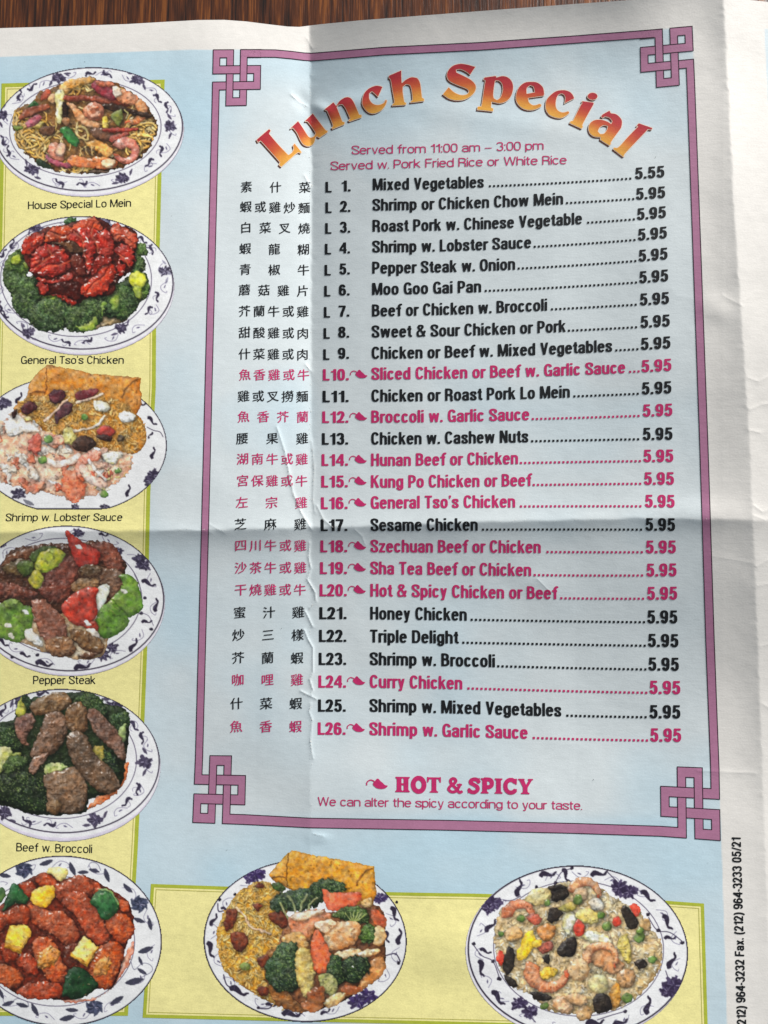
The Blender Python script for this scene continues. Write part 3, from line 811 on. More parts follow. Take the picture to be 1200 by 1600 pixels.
# Chinese characters come from Blender's own built-in font
CJ = {}
def cjk(ch):
    if ch not in CJ:
        c_ = bpy.data.curves.new('glyph', 'FONT'); c_.body = ch; c_.size = 1; c_.resolution_u = 2
        o = bpy.data.objects.new('glyph', c_); col.objects.link(o)
        dg = bpy.context.evaluated_depsgraph_get()
        me = bpy.data.meshes.new_from_object(o.evaluated_get(dg)); me.calc_loop_triangles()
        V = [(v.co.x, v.co.y) for v in me.vertices]; T = [tuple(t.vertices) for t in me.loop_triangles]
        bpy.data.objects.remove(o); bpy.data.curves.remove(c_); bpy.data.meshes.remove(me)
        CJ[ch] = (V, T)
    return CJ[ch]
def put_cjk(text, xa, ya, xb, yb, size, mat, parent):
    V, T = [], []; n = len(text); r = random.Random(text)
    for i, ch in enumerate(text):
        t = i / (n - 1); cx = xa + (xb - xa) * t; cy = ya + (yb - ya) * t
        v, f = cjk(ch)
        for ddx, ddy, sl in ((0, 0, 0), (.026, .006, 1)):   # brush weight
            b = len(V)
            V += [(cx + (a - .5 + ddx) * size, cy - ((c_ - .38 + ddy) + (a - .5) * .10) * size * .96, sl) for a, c_ in v]; T += [tuple(q + b for q in g) for g in f]
    V = np.array(V); co, nn = lay(V[:, :2], OFF3)
    co[:, 2] += V[:, 2] * 0.000004
    T = np.array(T); a, b, c_ = co[T[:, 0]], co[T[:, 1]], co[T[:, 2]]
    nz = np.cross(b - a, c_ - a)[:, 2]; T = np.where((nz < 0)[:, None], T[:, ::-1], T)
    return new_mesh('chinese_name', co, T, mat, parent, nn)

ROWS = [  # chinese, spicy, name, name end, leader start, chinese first/last centre
    ('素什菜', 0, 'Mixed Vegetables', 756, 764, 385, 292, 476, 293), ('蝦或雞炒麵', 0, 'Shrimp or Chicken Chow Mein', 880, 884.5, 384, 323, 475, 325),
    ('白菜叉燒', 0, 'Roast Pork w. Chinese Vegetable', 909.5, 917.5, 384, 355.5, 475, 357), ('蝦龍糊', 0, 'Shrimp w. Lobster Sauce', 830, 834, 383, 388.5, 474, 390),
    ('青椒牛', 0, 'Pepper Steak w. Onion', 805, 809, 383, 421, 474, 422), ('蘑菇雞片', 0, 'Moo Goo Gai Pan', 752, 757.5, 382, 453, 473, 454.5),
    ('芥蘭牛或雞', 0, 'Beef or Chicken w. Broccoli', 855, 861, 382, 486, 473, 487), ('甜酸雞或肉', 0, 'Sweet & Sour Chicken or Pork', 884, 887.5, 382, 519.5, 473, 521),
    ('什菜雞或肉', 0, 'Chicken or Beef w. Mixed Vegetables', 956.5, 961.5, 382, 553, 472.5, 554), ('魚香雞或牛', 1, 'Sliced Chicken or Beef w. Garlic Sauce', 977, 983, 382.5, 585.5, 474, 586),
    ('雞或叉撈麵', 0, 'Chicken or Roast Pork Lo Mein', 890.5, 896, 380.5, 619, 472, 619.5), ('魚香芥蘭', 1, 'Broccoli w. Garlic Sauce', 827, 831, 380.5, 651, 472.5, 651.5),
    ('腰果雞', 0, 'Chicken w. Cashew Nuts', 825.5, 830, 378.5, 685, 472, 685), ('湖南牛或雞', 1, 'Hunan Beef or Chicken', 809.5, 812.5, 379, 717, 471.5, 717.5),
    ('宮保雞或牛', 1, 'Kung Po Chicken or Beef', 830, 832.5, 379, 751, 471, 751.5), ('左宗雞', 1, 'General Tso’s Chicken', 805, 812.5, 378, 785, 470.5, 785.5),
    ('芝麻雞', 0, 'Sesame Chicken', 746.5, 753, 375.5, 819, 469, 819), ('四川牛或雞', 1, 'Szechuan Beef or Chicken', 845, 854, 376, 852, 469, 852.5),
    ('沙茶牛或雞', 1, 'Sha Tea Beef or Chicken', 830, 834, 376, 887, 469, 887), ('干燒雞或牛', 1, 'Hot & Spicy Chicken or Beef', 870.5, 875.5, 376, 921.5, 468.5, 921.5),
    ('蜜汁雞', 0, 'Honey Chicken', 729.5, 735.5, 374.5, 957, 466, 956.5), ('炒三樣', 0, 'Triple Delight', 716, 722.5, 372.5, 992, 465, 992),
    ('芥蘭蝦', 0, 'Shrimp w. Broccoli', 773.5, 777, 372, 1027.5, 464, 1028), ('咖哩雞', 1, 'Curry Chicken', 722.5, 730.5, 371.5, 1062, 464, 1062),
    ('什菜蝦', 0, 'Shrimp w. Mixed Vegetables', 877, 885, 369.5, 1099, 462, 1099), ('魚香蝦', 1, 'Shrimp w. Garlic Sauce', 824.5, 832.5, 369, 1135, 461.5, 1135)]
BL = [301, 333, 365.5, 397.8, 430.7, 463.5, 496.5, 529.5, 562.5, 594.8, 628.7, 661, 695, 728, 761.7, 795.5, 830, 863, 897, 931.7, 967.5, 1003, 1039, 1074.5, 1112, 1148]
BN = [297, 329, 361.5, 394, 427, 460.5, 494, 527, 560.2, 593, 627.5, 660.5, 694.5, 728, 762, 795, 830, 863, 897, 932, 968, 1004, 1039.5, 1075, 1112.5, 1149]
BM = [291.8, 323.7, 357, 389.8, 422.5, 455, 488.7, 522.8, 557, 590, 624.5, 657.5, 692, 725.5, 760, 793, 829, 864, 900, 935.5, 971, 1007, 1043, 1079, 1117.3, 1153.7]
BP = [279.5, 311.7, 343, 375, 408, 442, 476.5, 511.7, 546, 581, 616, 651, 687.5, 722, 757.5, 793, 829.5, 864.5, 900.5, 937, 974, 1011, 1048, 1084.5, 1122.5, 1159]
XP = [992, 993.5, 995, 996.5, 997.5, 998.5, 999.5, 1000.5, 1001, 1002, 1002.5, 1004, 1004, 1005, 1006, 1007.5, 1008, 1008.7, 1009.7, 1010.7, 1011, 1012, 1012.7, 1014.5, 1014.5, 1015.7]
XE = [1038, 1039.3, 1040.5, 1042, 1043, 1044, 1045.3, 1046.5, 1047.5, 1049, 1049, 1050.5, 1050.7, 1052, 1053, 1054, 1054.7, 1056, 1057, 1058, 1058.3, 1060, 1060.7, 1063, 1063, 1064.3]

PEPPER_BODY = [(670, 205), (685, 195), (705, 165), (725, 162), (745, 185), (770, 205), (795, 230), (825, 236), (800, 262), (760, 270), (715, 265), (685, 245), (668, 225)]
PEPPER_STEM = [(602, 232), (603, 205), (620, 185), (645, 176), (672, 185), (690, 200)]
def put_pepper(cx, cy, sc, mat, parent):
    """small chilli printed beside hot dishes; cx, cy = its left end and stem bottom"""
    f = lambda p: (cx + (p[0] - 598) / 8.571 * sc, cy + (p[1] - 232) / 8.571 * sc)
    body = [f(p) for p in catmull(PEPPER_BODY, 2)]
    c0 = (sum(p[0] for p in body) / len(body), sum(p[1] for p in body) / len(body))
    V = [c0] + body; n = len(body); T = [(0, 1 + i, 1 + (i + 1) % n) for i in range(n)]
    st = line_strip([f(p) for p in catmull(PEPPER_STEM, 3, False)], 1.5 * sc)
    return flat_part('pepper_mark', *merge([(V, T), st]), mat, parent, OFF3, 4)

for i, (zh, hot, name, xe, xd, xa, ya, xb, yb) in enumerate(ROWS):
    f = i / 25.0
    mat = M_MAGENTA if hot else M_BLACK
    k4 = np.polyfit([508, 582, 800, XP[i], XE[i]], [BL[i] if i > 8 else BN[i] + 1.2, BN[i], BM[i], BP[i], BP[i] - (2.0 if i < 6 else 1.0 if i < 12 else 0)], 3)
    base = lambda x, k4=k4: np.polyval(k4, x)
    capn = 18.5 + 2.0 * f; xs0 = 582.5 - 5 * f
    line = put_text('menu_line', 'bold', name, xs0, xe, base, capn, mat, menu)
    tag(line, ('magenta' if hot else 'black') + ' printed menu line %s' % name.replace('’', "'"))
    xl = 508.5 - 12 * max(0, (f - .05)) / .95
    xdot = 548 - 8 * f
    if i < 9:
        put_text('item_number', 'num', 'L', xl, xl + 9.5, lambda x: BL[i] + 0 * x, 16.8, mat, line)
        put_text('item_number', 'num', '%d.' % (i + 1), xl + 23 + (1.5 if i == 0 else 0), xdot, lambda x: BL[i] - 1.8 + 0 * x, 17.2, mat, line)
    else:
        put_text('item_number', 'num', 'L%d.' % (i + 1), xl, xdot, lambda x: BL[i] - .4 * (1 - f) * (x - xl) / 20, 17.2 + 2.2 * f, mat, line)
    put_text('price', 'num', '5.55' if i == 0 else '5.95', XP[i], XE[i], base, 18.0 + 3 * f, mat, line)
    # leader dots
    pitch = 6.45 + .35 * f; dots = []; x = xd + 1.6; ds = 3.3 + .3 * f
    while x < XP[i] - 2.2:
        y = float(base(x))
        dots.append(([(x - ds / 2, y - ds), (x + ds / 2, y - ds), (x + ds / 2, y), (x - ds / 2, y)], [(0, 1, 2), (0, 2, 3)])); x += pitch
    flat_part('leader_dots', *merge(dots), mat, line, OFF3, 6)
    put_cjk(zh, xa, ya, xb, yb, 19.0 + 1.6 * f, mat, line)
    if hot: put_pepper(xdot + 2.2, BL[i] - 8.0 - 1.2 * f, 1.0 + .06 * f, mat, line)

def lin(*p): return lambda x: ip(x, p)
tag(put_text('serving_hours', 'reg', 'Served from 11:00 am – 3:00 pm', 550, 849.5, lin((550, 241.5), (700, 238.3), (850, 234)), 13.8, M_MAGENTA, menu), 'magenta printed line giving the serving hours')
tag(put_text('serving_note', 'reg', 'Served w. Pork Fried Rice or White Rice', 517, 885.5, lin((517, 266.3), (660, 262), (885, 256.6)), 13.8, M_MAGENTA, menu), 'magenta printed line about the rice served with lunch')
h = put_text('hot_and_spicy_heading', 'slab', 'HOT & SPICY', 617, 833, lin((617, 1237.5), (833, 1241)), 24, M_MAGENTA, menu)
tag(h, 'heavy magenta heading HOT & SPICY')
put_pepper(572.5, 1232 - 5, 1.27, M_MAGENTA, h)
tag(put_text('spice_note', 'reg', 'We can alter the spicy according to your taste.', 496.5, 909.5, lin((497, 1259), (700, 1262), (910, 1265.5)), 14, M_MAGENTA, menu), 'magenta printed line about altering the spice')
for txt, a, b, y0, y1, cp, ln in (('House Special Lo Mein', 44, 205, 327, 323.0, 12.2, 0), ('General Tso’s Chicken', 33, 193.5, 568.6, 568.4, 12.2, .03), ('Shrimp w. Lobster Sauce', 9, 191, 814.5, 814, 12.2, .09),
                              ('Pepper Steak', 52, 149.5, 1068.8, 1068.8, 13, 0), ('Beef w. Broccoli', 25.5, 144, 1330.0, 1333, 13.4, .03)):
    tag(put_text('dish_caption', 'cap', txt, a, b, lin((a, y0), (b, y1)), cp, M_CAPTION, menu, lean=ln), 'black printed caption %s' % txt.replace('’', "'"))

def phone_line():
    V, T, w = string_mesh('fone', '(212) 964-3232 Fax. (212) 964-3233 05/21')
    V = np.array(V); k = (1606 - 1308.5) / w
    py = 1606 - V[:, 0] * k
    bx = np.interp(py, [1308, 1600], [1157.5, 1166.0])
    px = bx - V[:, 1] * 14.5; py = py - V[:, 1] * 0.5
    co, n = lay(np.stack([px, py], -1), OFF3)
    T = np.array(T); a, b, c_ = co[T[:, 0]], co[T[:, 1]], co[T[:, 2]]
    nz = np.cross(b - a, c_ - a)[:, 2]; T = np.where((nz < 0)[:, None], T[:, ::-1], T)
    tag(new_mesh('phone_line', co, T, M_CAPTION, menu, n), 'black printed phone and fax line running up the right margin')
phone_line()

# ---------------------------------------------------------------- the arched title
TITLE = [
 ('A', [[(88, 500), (262, 352), (290, 378), (266, 420), (385, 560), (520, 702), (565, 670), (588, 620), (578, 580), (603, 545), (702, 668), (688, 688), (640, 682), (540, 770), (425, 872), (388, 838), (405, 805), (280, 665), (150, 520), (112, 542)]]),
 ('A', [[(540, 350), (650, 245), (710, 330), (780, 440), (802, 462), (825, 468), (862, 452), (882, 412), (835, 340), (778, 265), (745, 262), (738, 248), (848, 142), (930, 250), (1020, 365), (1050, 372), (1048, 405), (935, 482), (905, 462), (888, 475), (872, 535), (835, 580), (775, 592), (715, 565), (675, 505), (630, 410), (578, 345), (552, 362)]]),
 ('B', [[(80, 470), (175, 395), (203, 432), (240, 380), (300, 345), (350, 350), (385, 390), (415, 455), (445, 525), (472, 530), (470, 560), (340, 605), (325, 590), (345, 570), (300, 470), (268, 425), (228, 430), (212, 450), (270, 598), (295, 605), (292, 632), (165, 683), (150, 665), (165, 635), (105, 490), (85, 485)]]),
 ('B', [[(690, 240), (640, 350), (600, 310), (575, 290), (550, 310), (552, 365), (585, 410), (640, 425), (695, 405), (715, 370), (738, 380), (715, 440), (670, 490), (600, 520), (540, 510), (490, 460), (470, 400), (490, 310), (540, 255), (610, 225), (660, 228)]]),
 ('B', [[(750, 120), (885, 62), (885, 110), (888, 195), (930, 160), (990, 135), (1050, 145), (1080, 200), (1100, 350), (1122, 362), (1122, 390), (975, 408), (975, 390), (995, 370), (985, 270), (970, 225), (935, 215), (900, 240), (900, 300), (915, 395), (935, 405), (932, 430), (785, 440), (785, 420), (805, 395), (785, 270), (768, 170), (750, 150)]]),
 ('C', [[(425, 95), (365, 185), (320, 150), (260, 125), (220, 130), (225, 155), (300, 190), (380, 235), (425, 290), (420, 350), (380, 400), (310, 440), (220, 450), (140, 430), (75, 385), (140, 305), (200, 360), (270, 388), (330, 380), (350, 350), (320, 325), (230, 290), (150, 250), (120, 200), (130, 140), (180, 85), (260, 62), (340, 72), (385, 85)]]),
 ('C', [[(510, 205), (635, 188), (640, 205), (700, 190), (760, 205), (805, 255), (815, 330), (790, 410), (740, 460), (670, 480), (590, 465), (585, 520), (610, 530), (605, 565), (435, 548), (440, 510), (480, 505), (520, 240), (500, 235)], [(625, 255), (608, 380), (615, 425), (645, 440), (680, 410), (702, 340), (695, 280), (668, 248), (640, 245)]]),
 ('C', [[(1135, 402), (970, 425), (980, 465), (1015, 492), (1050, 492), (1085, 480), (1110, 490), (1105, 515), (1040, 545), (960, 550), (890, 520), (845, 460), (840, 390), (870, 310), (930, 260), (1000, 250), (1070, 260), (1125, 310), (1138, 370)], [(955, 375), (958, 320), (990, 293), (1022, 305), (1035, 360)]]),
 ('D', [[(695, 410), (500, 510), (515, 400), (490, 340), (440, 325), (385, 355), (350, 450), (350, 570), (400, 640), (480, 665), (575, 640), (600, 670), (585, 700), (480, 770), (370, 780), (230, 730), (160, 640), (145, 540), (165, 430), (240, 340), (350, 265), (480, 245), (590, 270), (660, 330)]]),
 ('D', [[(820, 460), (860, 455), (1055, 480), (1050, 530), (960, 690), (850, 900), (860, 930), (830, 985), (595, 875), (610, 830), (660, 820), (800, 540), (830, 500)]]),
 ('D', [[(1030 + 100 * math.cos(a * .5236), 368 + 74 * math.sin(a * .5236)) for a in range(12)]]),
 ('E', [[(485, 205), (505, 245), (580, 260), (640, 310), (668, 370), (655, 460), (600, 540), (510, 668), (515, 692), (480, 722), (345, 635), (350, 600), (260, 590), (200, 545), (175, 470), (200, 390), (270, 345), (370, 340), (460, 370), (505, 400), (520, 365), (480, 320), (420, 305), (385, 325), (355, 300), (380, 265)], [(320, 510), (345, 460), (400, 428), (455, 440), (440, 490), (400, 540), (350, 545)]]),
 ('E', [[(905, 390), (1108, 460), (1095, 495), (1040, 490), (1010, 520), (715, 830), (710, 865), (680, 885), (530, 770), (545, 740), (610, 735), (745, 588), (890, 440), (862, 442), (885, 408)]]),
]
ZM = {'A': (390, 160, 8.571), 'B': (495, 100, 6.667), 'C': (680, 90, 6.667), 'D': (840, 120, 12.0), 'E': (900, 150, 9.23)}
def corner_smooth(pts):
    """round gentle bends, keep sharp corners"""
    out = []; m = len(pts)
    P = [np.array(p, float) for p in pts]
    for i in range(m):
        a, b, c_, d = P[i - 1], P[i], P[(i + 1) % m], P[(i + 2) % m]
        def sharp(u, v, w_):
            x, y = v - u, w_ - v; return x.dot(y) / (np.linalg.norm(x) * np.linalg.norm(y) + 1e-9) < 0.62
        sb, sc = sharp(a, b, c_), sharp(b, c_, d)
        out.append(tuple(b))
        if np.linalg.norm(c_ - b) < 1.2: continue
        tb = (c_ - b) if sb else (c_ - a) / 2; tc = (c_ - b) if sc else (d - b) / 2
        for t in (.25, .5, .75):
            h00 = 2 * t ** 3 - 3 * t ** 2 + 1; h10 = t ** 3 - 2 * t ** 2 + t; h01 = -2 * t ** 3 + 3 * t ** 2; h11 = t ** 3 - t ** 2
            out.append(tuple(h00 * b + h10 * tb + h01 * c_ + h11 * tc))
    return out
def loops_mesh(name, loops, grow, shift, mat, parent, off, colors=None):
    """filled letter from outline loops by marching squares over its signed distance"""
    xs = [p[0] for p in loops[0]]; ys = [p[1] for p in loops[0]]
    cell = 0.62
    gxs = np.arange(min(xs) - 4, max(xs) + 4, cell); gys = np.arange(min(ys) - 4, max(ys) + 5, cell)
    Xg, Yg = np.meshgrid(gxs, gys)
    ins = np.zeros(Xg.shape, bool); d = np.full(Xg.shape, 1e9)
    for lp in loops: ins ^= inside(Xg, Yg, lp); d = np.minimum(d, seg_dist(Xg, Yg, lp, True))
    f = np.where(ins, d, -d) + grow
    V, T, idx = [], [], {}
    def vid(kk, co):
        if kk not in idx: idx[kk] = len(V); V.append(co)
        return idx[kk]
    I = f > 0
    act = I[:-1, :-1] | I[1:, :-1] | I[1:, 1:] | I[:-1, 1:]
    for i, j in zip(*np.nonzero(act)):
        cs = [(i, j), (i, j + 1), (i + 1, j + 1), (i + 1, j)]; poly = []
        for q in range(4):
            a, b = cs[q], cs[(q + 1) % 4]; fa, fb = f[a], f[b]
            if fa > 0: poly.append(vid(a, (gxs[a[1]], gys[a[0]])))
            if (fa > 0) != (fb > 0):
                t = fa / (fa - fb); poly.append(vid((min(a, b), max(a, b)), (gxs[a[1]] + t * (gxs[b[1]] - gxs[a[1]]), gys[a[0]] + t * (gys[b[0]] - gys[a[0]]))))
        for q in range(1, len(poly) - 1): T.append((poly[0], poly[q], poly[q + 1]))
    V = np.array(V) + np.array(shift); T = np.array(T)
    co, n = lay(V, off)
    a, b, c_ = co[T[:, 0]], co[T[:, 1]], co[T[:, 2]]; nz = np.cross(b - a, c_ - a)[:, 2]
    T = np.where((nz < 0)[:, None], T[:, ::-1], T)
    return new_mesh(name, co, T, mat, parent, n, colors(V) if colors else None)

M_CREAM = paper_material('cream_ink', srgb('f2d9c4'), grain=.6, rough=.5)
M_SHADE = paper_material('brown_shadow_ink', srgb('54291a'), grain=.8, rough=.5)
def title():
    for q, (zk, raw) in enumerate(TITLE):
        ox, oy, s = ZM[zk]
        loops = [corner_smooth([(ox + x / s, oy + y / s) for x, y in lp]) for lp in raw]
        P = np.array(loops[0]); y0, y1 = P[:, 1].min(), P[:, 1].max(); x0, x1 = P[:, 0].min(), P[:, 0].max()
        # colours run from crimson at the head of a letter to amber at its foot
        cx = (x0 + x1) / 2; ang = (cx - 735) / 330 * math.radians(40)
        up = np.array([math.sin(ang), -math.cos(ang)])
        pr = P @ up; lo, hi = pr.min(), pr.max()
        if q == 10: lo = hi - 40
        def cols(V):
            t = np.clip((V @ up - lo) / (hi - lo), 0, 1)
            st = [(0, srgb('e6ad4a')), (.22, srgb('de9440')), (.45, srgb('cc6038')), (.7, srgb('bb3c3a')), (1, srgb('ad2e3e'))]
            return np.stack([np.interp(t, [a for a, _ in st], [c_[k] for _, c_ in st]) for k in range(3)], -1)
        o = loops_mesh('title_letter', loops, -0.75, (0, 0), M_PRINT, menu, OFF4, cols)
        tag(o, 'crimson to amber printed title letter ' + 'LunchSpecial'[q if q < 10 else (9 if q == 10 else q - 1)] + (' dot' if q == 10 else ''))
        loops_mesh('letter_rim', loops, 0.15, (0, 0), M_CREAM, o, OFF3)
        loops_mesh('letter_shadow', loops, -0.2, (-1.8, 2.1), M_SHADE, o, OFF2)
title()
# ---------------------------------------------------------------- printed pictures of the dishes
# The pictures are flat print.  Each is painted from outlines, strokes and grains
# into the ink colours of a fine mesh laid on the sheet, food as a layer on its plate.
NZ = [vnoise(900, 900, s, 300 + i) for i, s in enumerate((2.2, 4.5, 9, 20))]
SS = 2.0
class Picture:
    def __init__(self, x0, y0, x1, y1, seed):
        self.x0, self.y0, self.x1, self.y1 = x0, y0, x1, y1
        self.w, self.h = int((x1 - x0) * SS) + 1, int((y1 - y0) * SS) + 1
        self.rgb = np.zeros((self.h, self.w, 3)); self.a = np.zeros((self.h, self.w))
        self.X, self.Y = np.meshgrid(x0 + np.arange(self.w) / SS, y0 + np.arange(self.h) / SS)
        self.r = random.Random(seed)
        self.ox = self.oy = 0; self.s = 1; self.clip = False; self.fib = None
    def zoom(self, ox, oy, s): self.ox, self.oy, self.s = ox, oy, s
    def tr(self, pts): return [(self.ox + x / self.s, self.oy + y / self.s) for x, y in pts]
    def win(self, pts, m):
        xs = [p[0] for p in pts]; ys = [p[1] for p in pts]
        j0 = max(0, int((min(xs) - m - self.x0) * SS)); j1 = min(self.w, int((max(xs) + m - self.x0) * SS) + 2)
        i0 = max(0, int((min(ys) - m - self.y0) * SS)); i1 = min(self.h, int((max(ys) + m - self.y0) * SS) + 2)
        return (slice(i0, i1), slice(j0, j1)) if i1 - i0 > 1 and j1 - j0 > 1 else None
    def noise(self, sl, q):
        oy, ox = self.r.randrange(0, 200), self.r.randrange(0, 200)
        h, w = sl[0].stop - sl[0].start, sl[1].stop - sl[1].start
        return NZ[q][oy:oy + h, ox:ox + w]
    def put(self, sl, cov, c):
        c_ = cov[..., None]
        self.rgb[sl] = self.rgb[sl] * (1 - c_) + c * c_
        self.a[sl] = np.maximum(self.a[sl], cov)
    def lit(self, sl, d, R, c1, c2, c3, tex, q, spec, edge, grainy):
        """d: inner distance from the edge.  dome of radius R with rough skin"""
        R = max(R, .75 * min(float(d.max()), 3 * R))
        t = np.clip(d / R, 0, 1)
        n0 = self.noise(sl, q); n1 = self.noise(sl, max(q - 1, 0)); nb = self.noise(sl, 2); nr = 1 - 2 * np.abs(self.noise(sl, 2))
        if self.fib is not None:   # meat fibres
            ca, sa = math.cos(self.fib), math.sin(self.fib)
            I, J = np.mgrid[0:d.shape[0], 0:d.shape[1]]
            u = (I * ca - J * sa) * 1.3; v = (I * sa + J * ca) * .28
            u = u - u.min() + self.r.random() * 60; v = v - v.min() + self.r.random() * 60
            n1 = NZ[1][u.astype(int) % 880, v.astype(int) % 880]; n0 = .5 * n0 + n1
        H = R * np.sqrt(1 - (1 - t) ** 2) * 0.62 + 0.15 * tex * (n0 + 0.6 * n1) * (1.0 + q) + (.3 + .9 * tex) * nb + .9 * tex * nr
        gyy, gxx = np.gradient(H * SS)
        nn = np.sqrt(gxx ** 2 + gyy ** 2 + 1)
        dif = (gxx * 0.36 + gyy * 0.62 + 0.68) / nn
        n2 = self.noise(sl, 3)[..., None]
        k = np.clip(0.55 + 0.6 * n2 + 0.5 * nb[..., None] + .3 * tex * n1[..., None], 0, 1)
        base = c1 * k + c2 * (1 - k)
        sh = np.clip((dif - 0.02) / 0.64, 0, 1)[..., None]
        c = (c3 * .75 + c2 * .25) * (1 - sh) + base * sh
        c = c + (1 - c) * (0.55 * np.clip(dif - 0.72, 0, 1))[..., None]
        c = c * (1 - .5 * edge * np.exp(-np.clip(d, 0, 99) / 1.4))[..., None]
        if grainy: c = c * (1 + .6 * grainy * self.noise(sl, 0))[..., None]
        if spec:
            g = np.clip((dif - 0.87) * 11, 0, 1) * np.clip(nb * 2.4 + n1 * .7 - 0.30, 0, 1)
            c = c + (np.array([1, .96, .92]) - c) * (min(1, spec * 1.3) * np.clip(g, 0, 1))[..., None]
        return np.clip(c, 0, 1)
    def P(self, pts, c1, c2=None, c3=None, R=6, tex=.35, q=1, spec=0, edge=.25, shadow=.35, grainy=0.06, smooth=True, rough=.8, raw=False):
        pts = pts if raw else self.tr(pts)
        if smooth: pts = catmull(pts, 3)
        sl = self.win(pts, 5)
        if sl is None: return
        X, Y = self.X[sl], self.Y[sl]
        if rough:
            X = X + rough * (.35 * self.noise(sl, 1) + 1.1 * self.noise(sl, 2)); Y = Y + rough * (.35 * self.noise(sl, 1) + 1.1 * self.noise(sl, 2))
        d = seg_dist(X, Y, pts, True); d = np.where(inside(X, Y, pts), d, -d)
        c1 = hx(c1); c2 = hx(c2) if c2 else c1 * .78; c3 = hx(c3) if c3 else c1 * .38
        if shadow:
            s2 = np.roll(np.roll(d, 3, 0), 2, 1)
            self.rgb[sl] *= (1 - shadow * np.clip((s2 + 4) / 5, 0, 1) * (d < 0.5))[..., None]
        self.put(sl, np.clip(d * SS * .7 + .5, 0, 1), self.lit(sl, d, R, c1, c2, c3, tex, q, spec, edge, grainy))
    def E(self, x, y, rx, ry, ang, c1, *a, **k):
        ca, sa = math.cos(math.radians(ang)), math.sin(math.radians(ang))
        pts = [(x + rx * math.cos(t) * ca - ry * math.sin(t) * sa, y + rx * math.cos(t) * sa + ry * math.sin(t) * ca) for t in [i * math.pi / 5 for i in range(10)]]
        k.setdefault('R', min(rx, ry) / self.s * .9)
        self.P(pts, c1, *a, **k)
    def S(self, pts, w, c1, c2=None, c3=None, tex=.12, q=0, spec=.3, edge=.2, shadow=.25, n=4, raw=False, taper=0, a=1.0, grainy=.05):
        pts = pts if raw else self.tr(pts)
        if n > 1 and len(pts) > 2: pts = catmull(pts, n, False)
        sl = self.win(pts, w + 3)
        if sl is None: return
        X, Y = self.X[sl], self.Y[sl]
        d = w / 2 - seg_dist(X, Y, pts)
        c1 = hx(c1); c2 = hx(c2) if c2 else c1 * .85; c3 = hx(c3) if c3 else c1 * .45
        if shadow:
            s2 = np.roll(np.roll(d, 2, 0), 1, 1)
            self.rgb[sl] *= (1 - shadow * np.clip((s2 + 1.5) / 2, 0, 1) * (d < .3))[..., None]
        self.put(sl, a * np.clip(d * SS * .8 + .5, 0, 1), self.lit(sl, d, w / 2, c1, c2, c3, tex, q, spec, edge, grainy))
    def flat(self, pts, c, a=1.0, soft=.8, raw=False, rough=0, line=None):
        """plain ink: filled outline, or a line of the given width"""
        pts = pts if raw else self.tr(pts)
        sl = self.win(pts, 4 + soft * 2)
        if sl is None: return
        X, Y = self.X[sl], self.Y[sl]
        if rough: X = X + rough * self.noise(sl, 0); Y = Y + rough * self.noise(sl, 0)
        if line: d = line / 2 - seg_dist(X, Y, pts)
        else:
            d = seg_dist(X, Y, pts, True); d = np.where(inside(X, Y, pts), d, -d)
        cov = a * np.clip(d / soft * .8 + .5, 0, 1)
        if self.clip: cov = cov * self.a[sl]
        self.put(sl, cov, hx(c)[None, None] * np.ones(X.shape + (3,)))
    def grains(self, region, n, L, w, cols, ang=None):
        """scatter of rice grains / crumbs inside a polygon"""
        reg = self.tr(region); xs = [p[0] for p in reg]; ys = [p[1] for p in reg]
        r = self.r; k = 0
        while k < n:
            x, y = r.uniform(min(xs), max(xs)), r.uniform(min(ys), max(ys))
            if not inside(np.array([x]), np.array([y]), reg)[0]: continue
            k += 1
            t = (ang + r.gauss(0, .5)) if ang is not None else r.uniform(0, math.pi)
            l = L * r.uniform(.7, 1.3) / 2
            self.S([(x - l * math.cos(t), y - l * math.sin(t)), (x + l * .2 * math.sin(t), y - l * .2 * math.cos(t)), (x + l * math.cos(t), y + l * math.sin(t))], w * r.uniform(.8, 1.15), r.choice(cols), n=1, raw=True, spec=.25, shadow=.2, tex=.05)
    def shrimp(self, x, y, r, a0, a1, w, c1='e2a07c', c2='c9694a', seg=7):
        """curled segmented shrimp: thick end at a0, tail at a1 (degrees)"""
        out, inn = [], []
        for i in range(13):
            t = i / 12; a = math.radians(a0 + (a1 - a0) * t); wd = w * .5 * (1 - .62 * t ** 1.4) * (0.75 + .25 * min(1, t * 6))
            out.append((x + (r + wd) * math.cos(a), y + (r + wd) * math.sin(a) * .94)); inn.append((x + max(2, r - wd) * math.cos(a), y + max(2, r - wd) * math.sin(a) * .94))
        self.P(out + inn[::-1], c1, c2, '7a3e2c', R=w / self.s * .42, tex=.3, q=1, spec=.6, shadow=.4, edge=.3, rough=.5)
        for i in range(1, seg):
            t = i / seg; a = math.radians(a0 + (a1 - a0) * t); wd = w * .44 * (1 - .62 * t ** 1.4); a2 = a + .07
            self.flat([(x + (r - wd) * math.cos(a), y + (r - wd) * math.sin(a) * .94), (x + r * math.cos(a2), y + r * math.sin(a2) * .94), (x + (r + wd) * math.cos(a), y + (r + wd) * math.sin(a) * .94)], c2, a=.5, line=1.3)
            self.flat([(x + (r - wd * .5) * math.cos(a2), y + (r - wd * .5) * math.sin(a2) * .94), (x + (r + wd * .6) * math.cos(a2), y + (r + wd * .6) * math.sin(a2) * .94)], 'f4d4bc', a=.35, line=1.2)
        a = math.radians(a1 + (8 if a1 > a0 else -8)); self.E(x + r * math.cos(a), y + r * math.sin(a) * .94, w * .26, w * .12, a1 + 60, 'c9603c', 'b04a2c', shadow=.2, tex=.1, edge=.1)
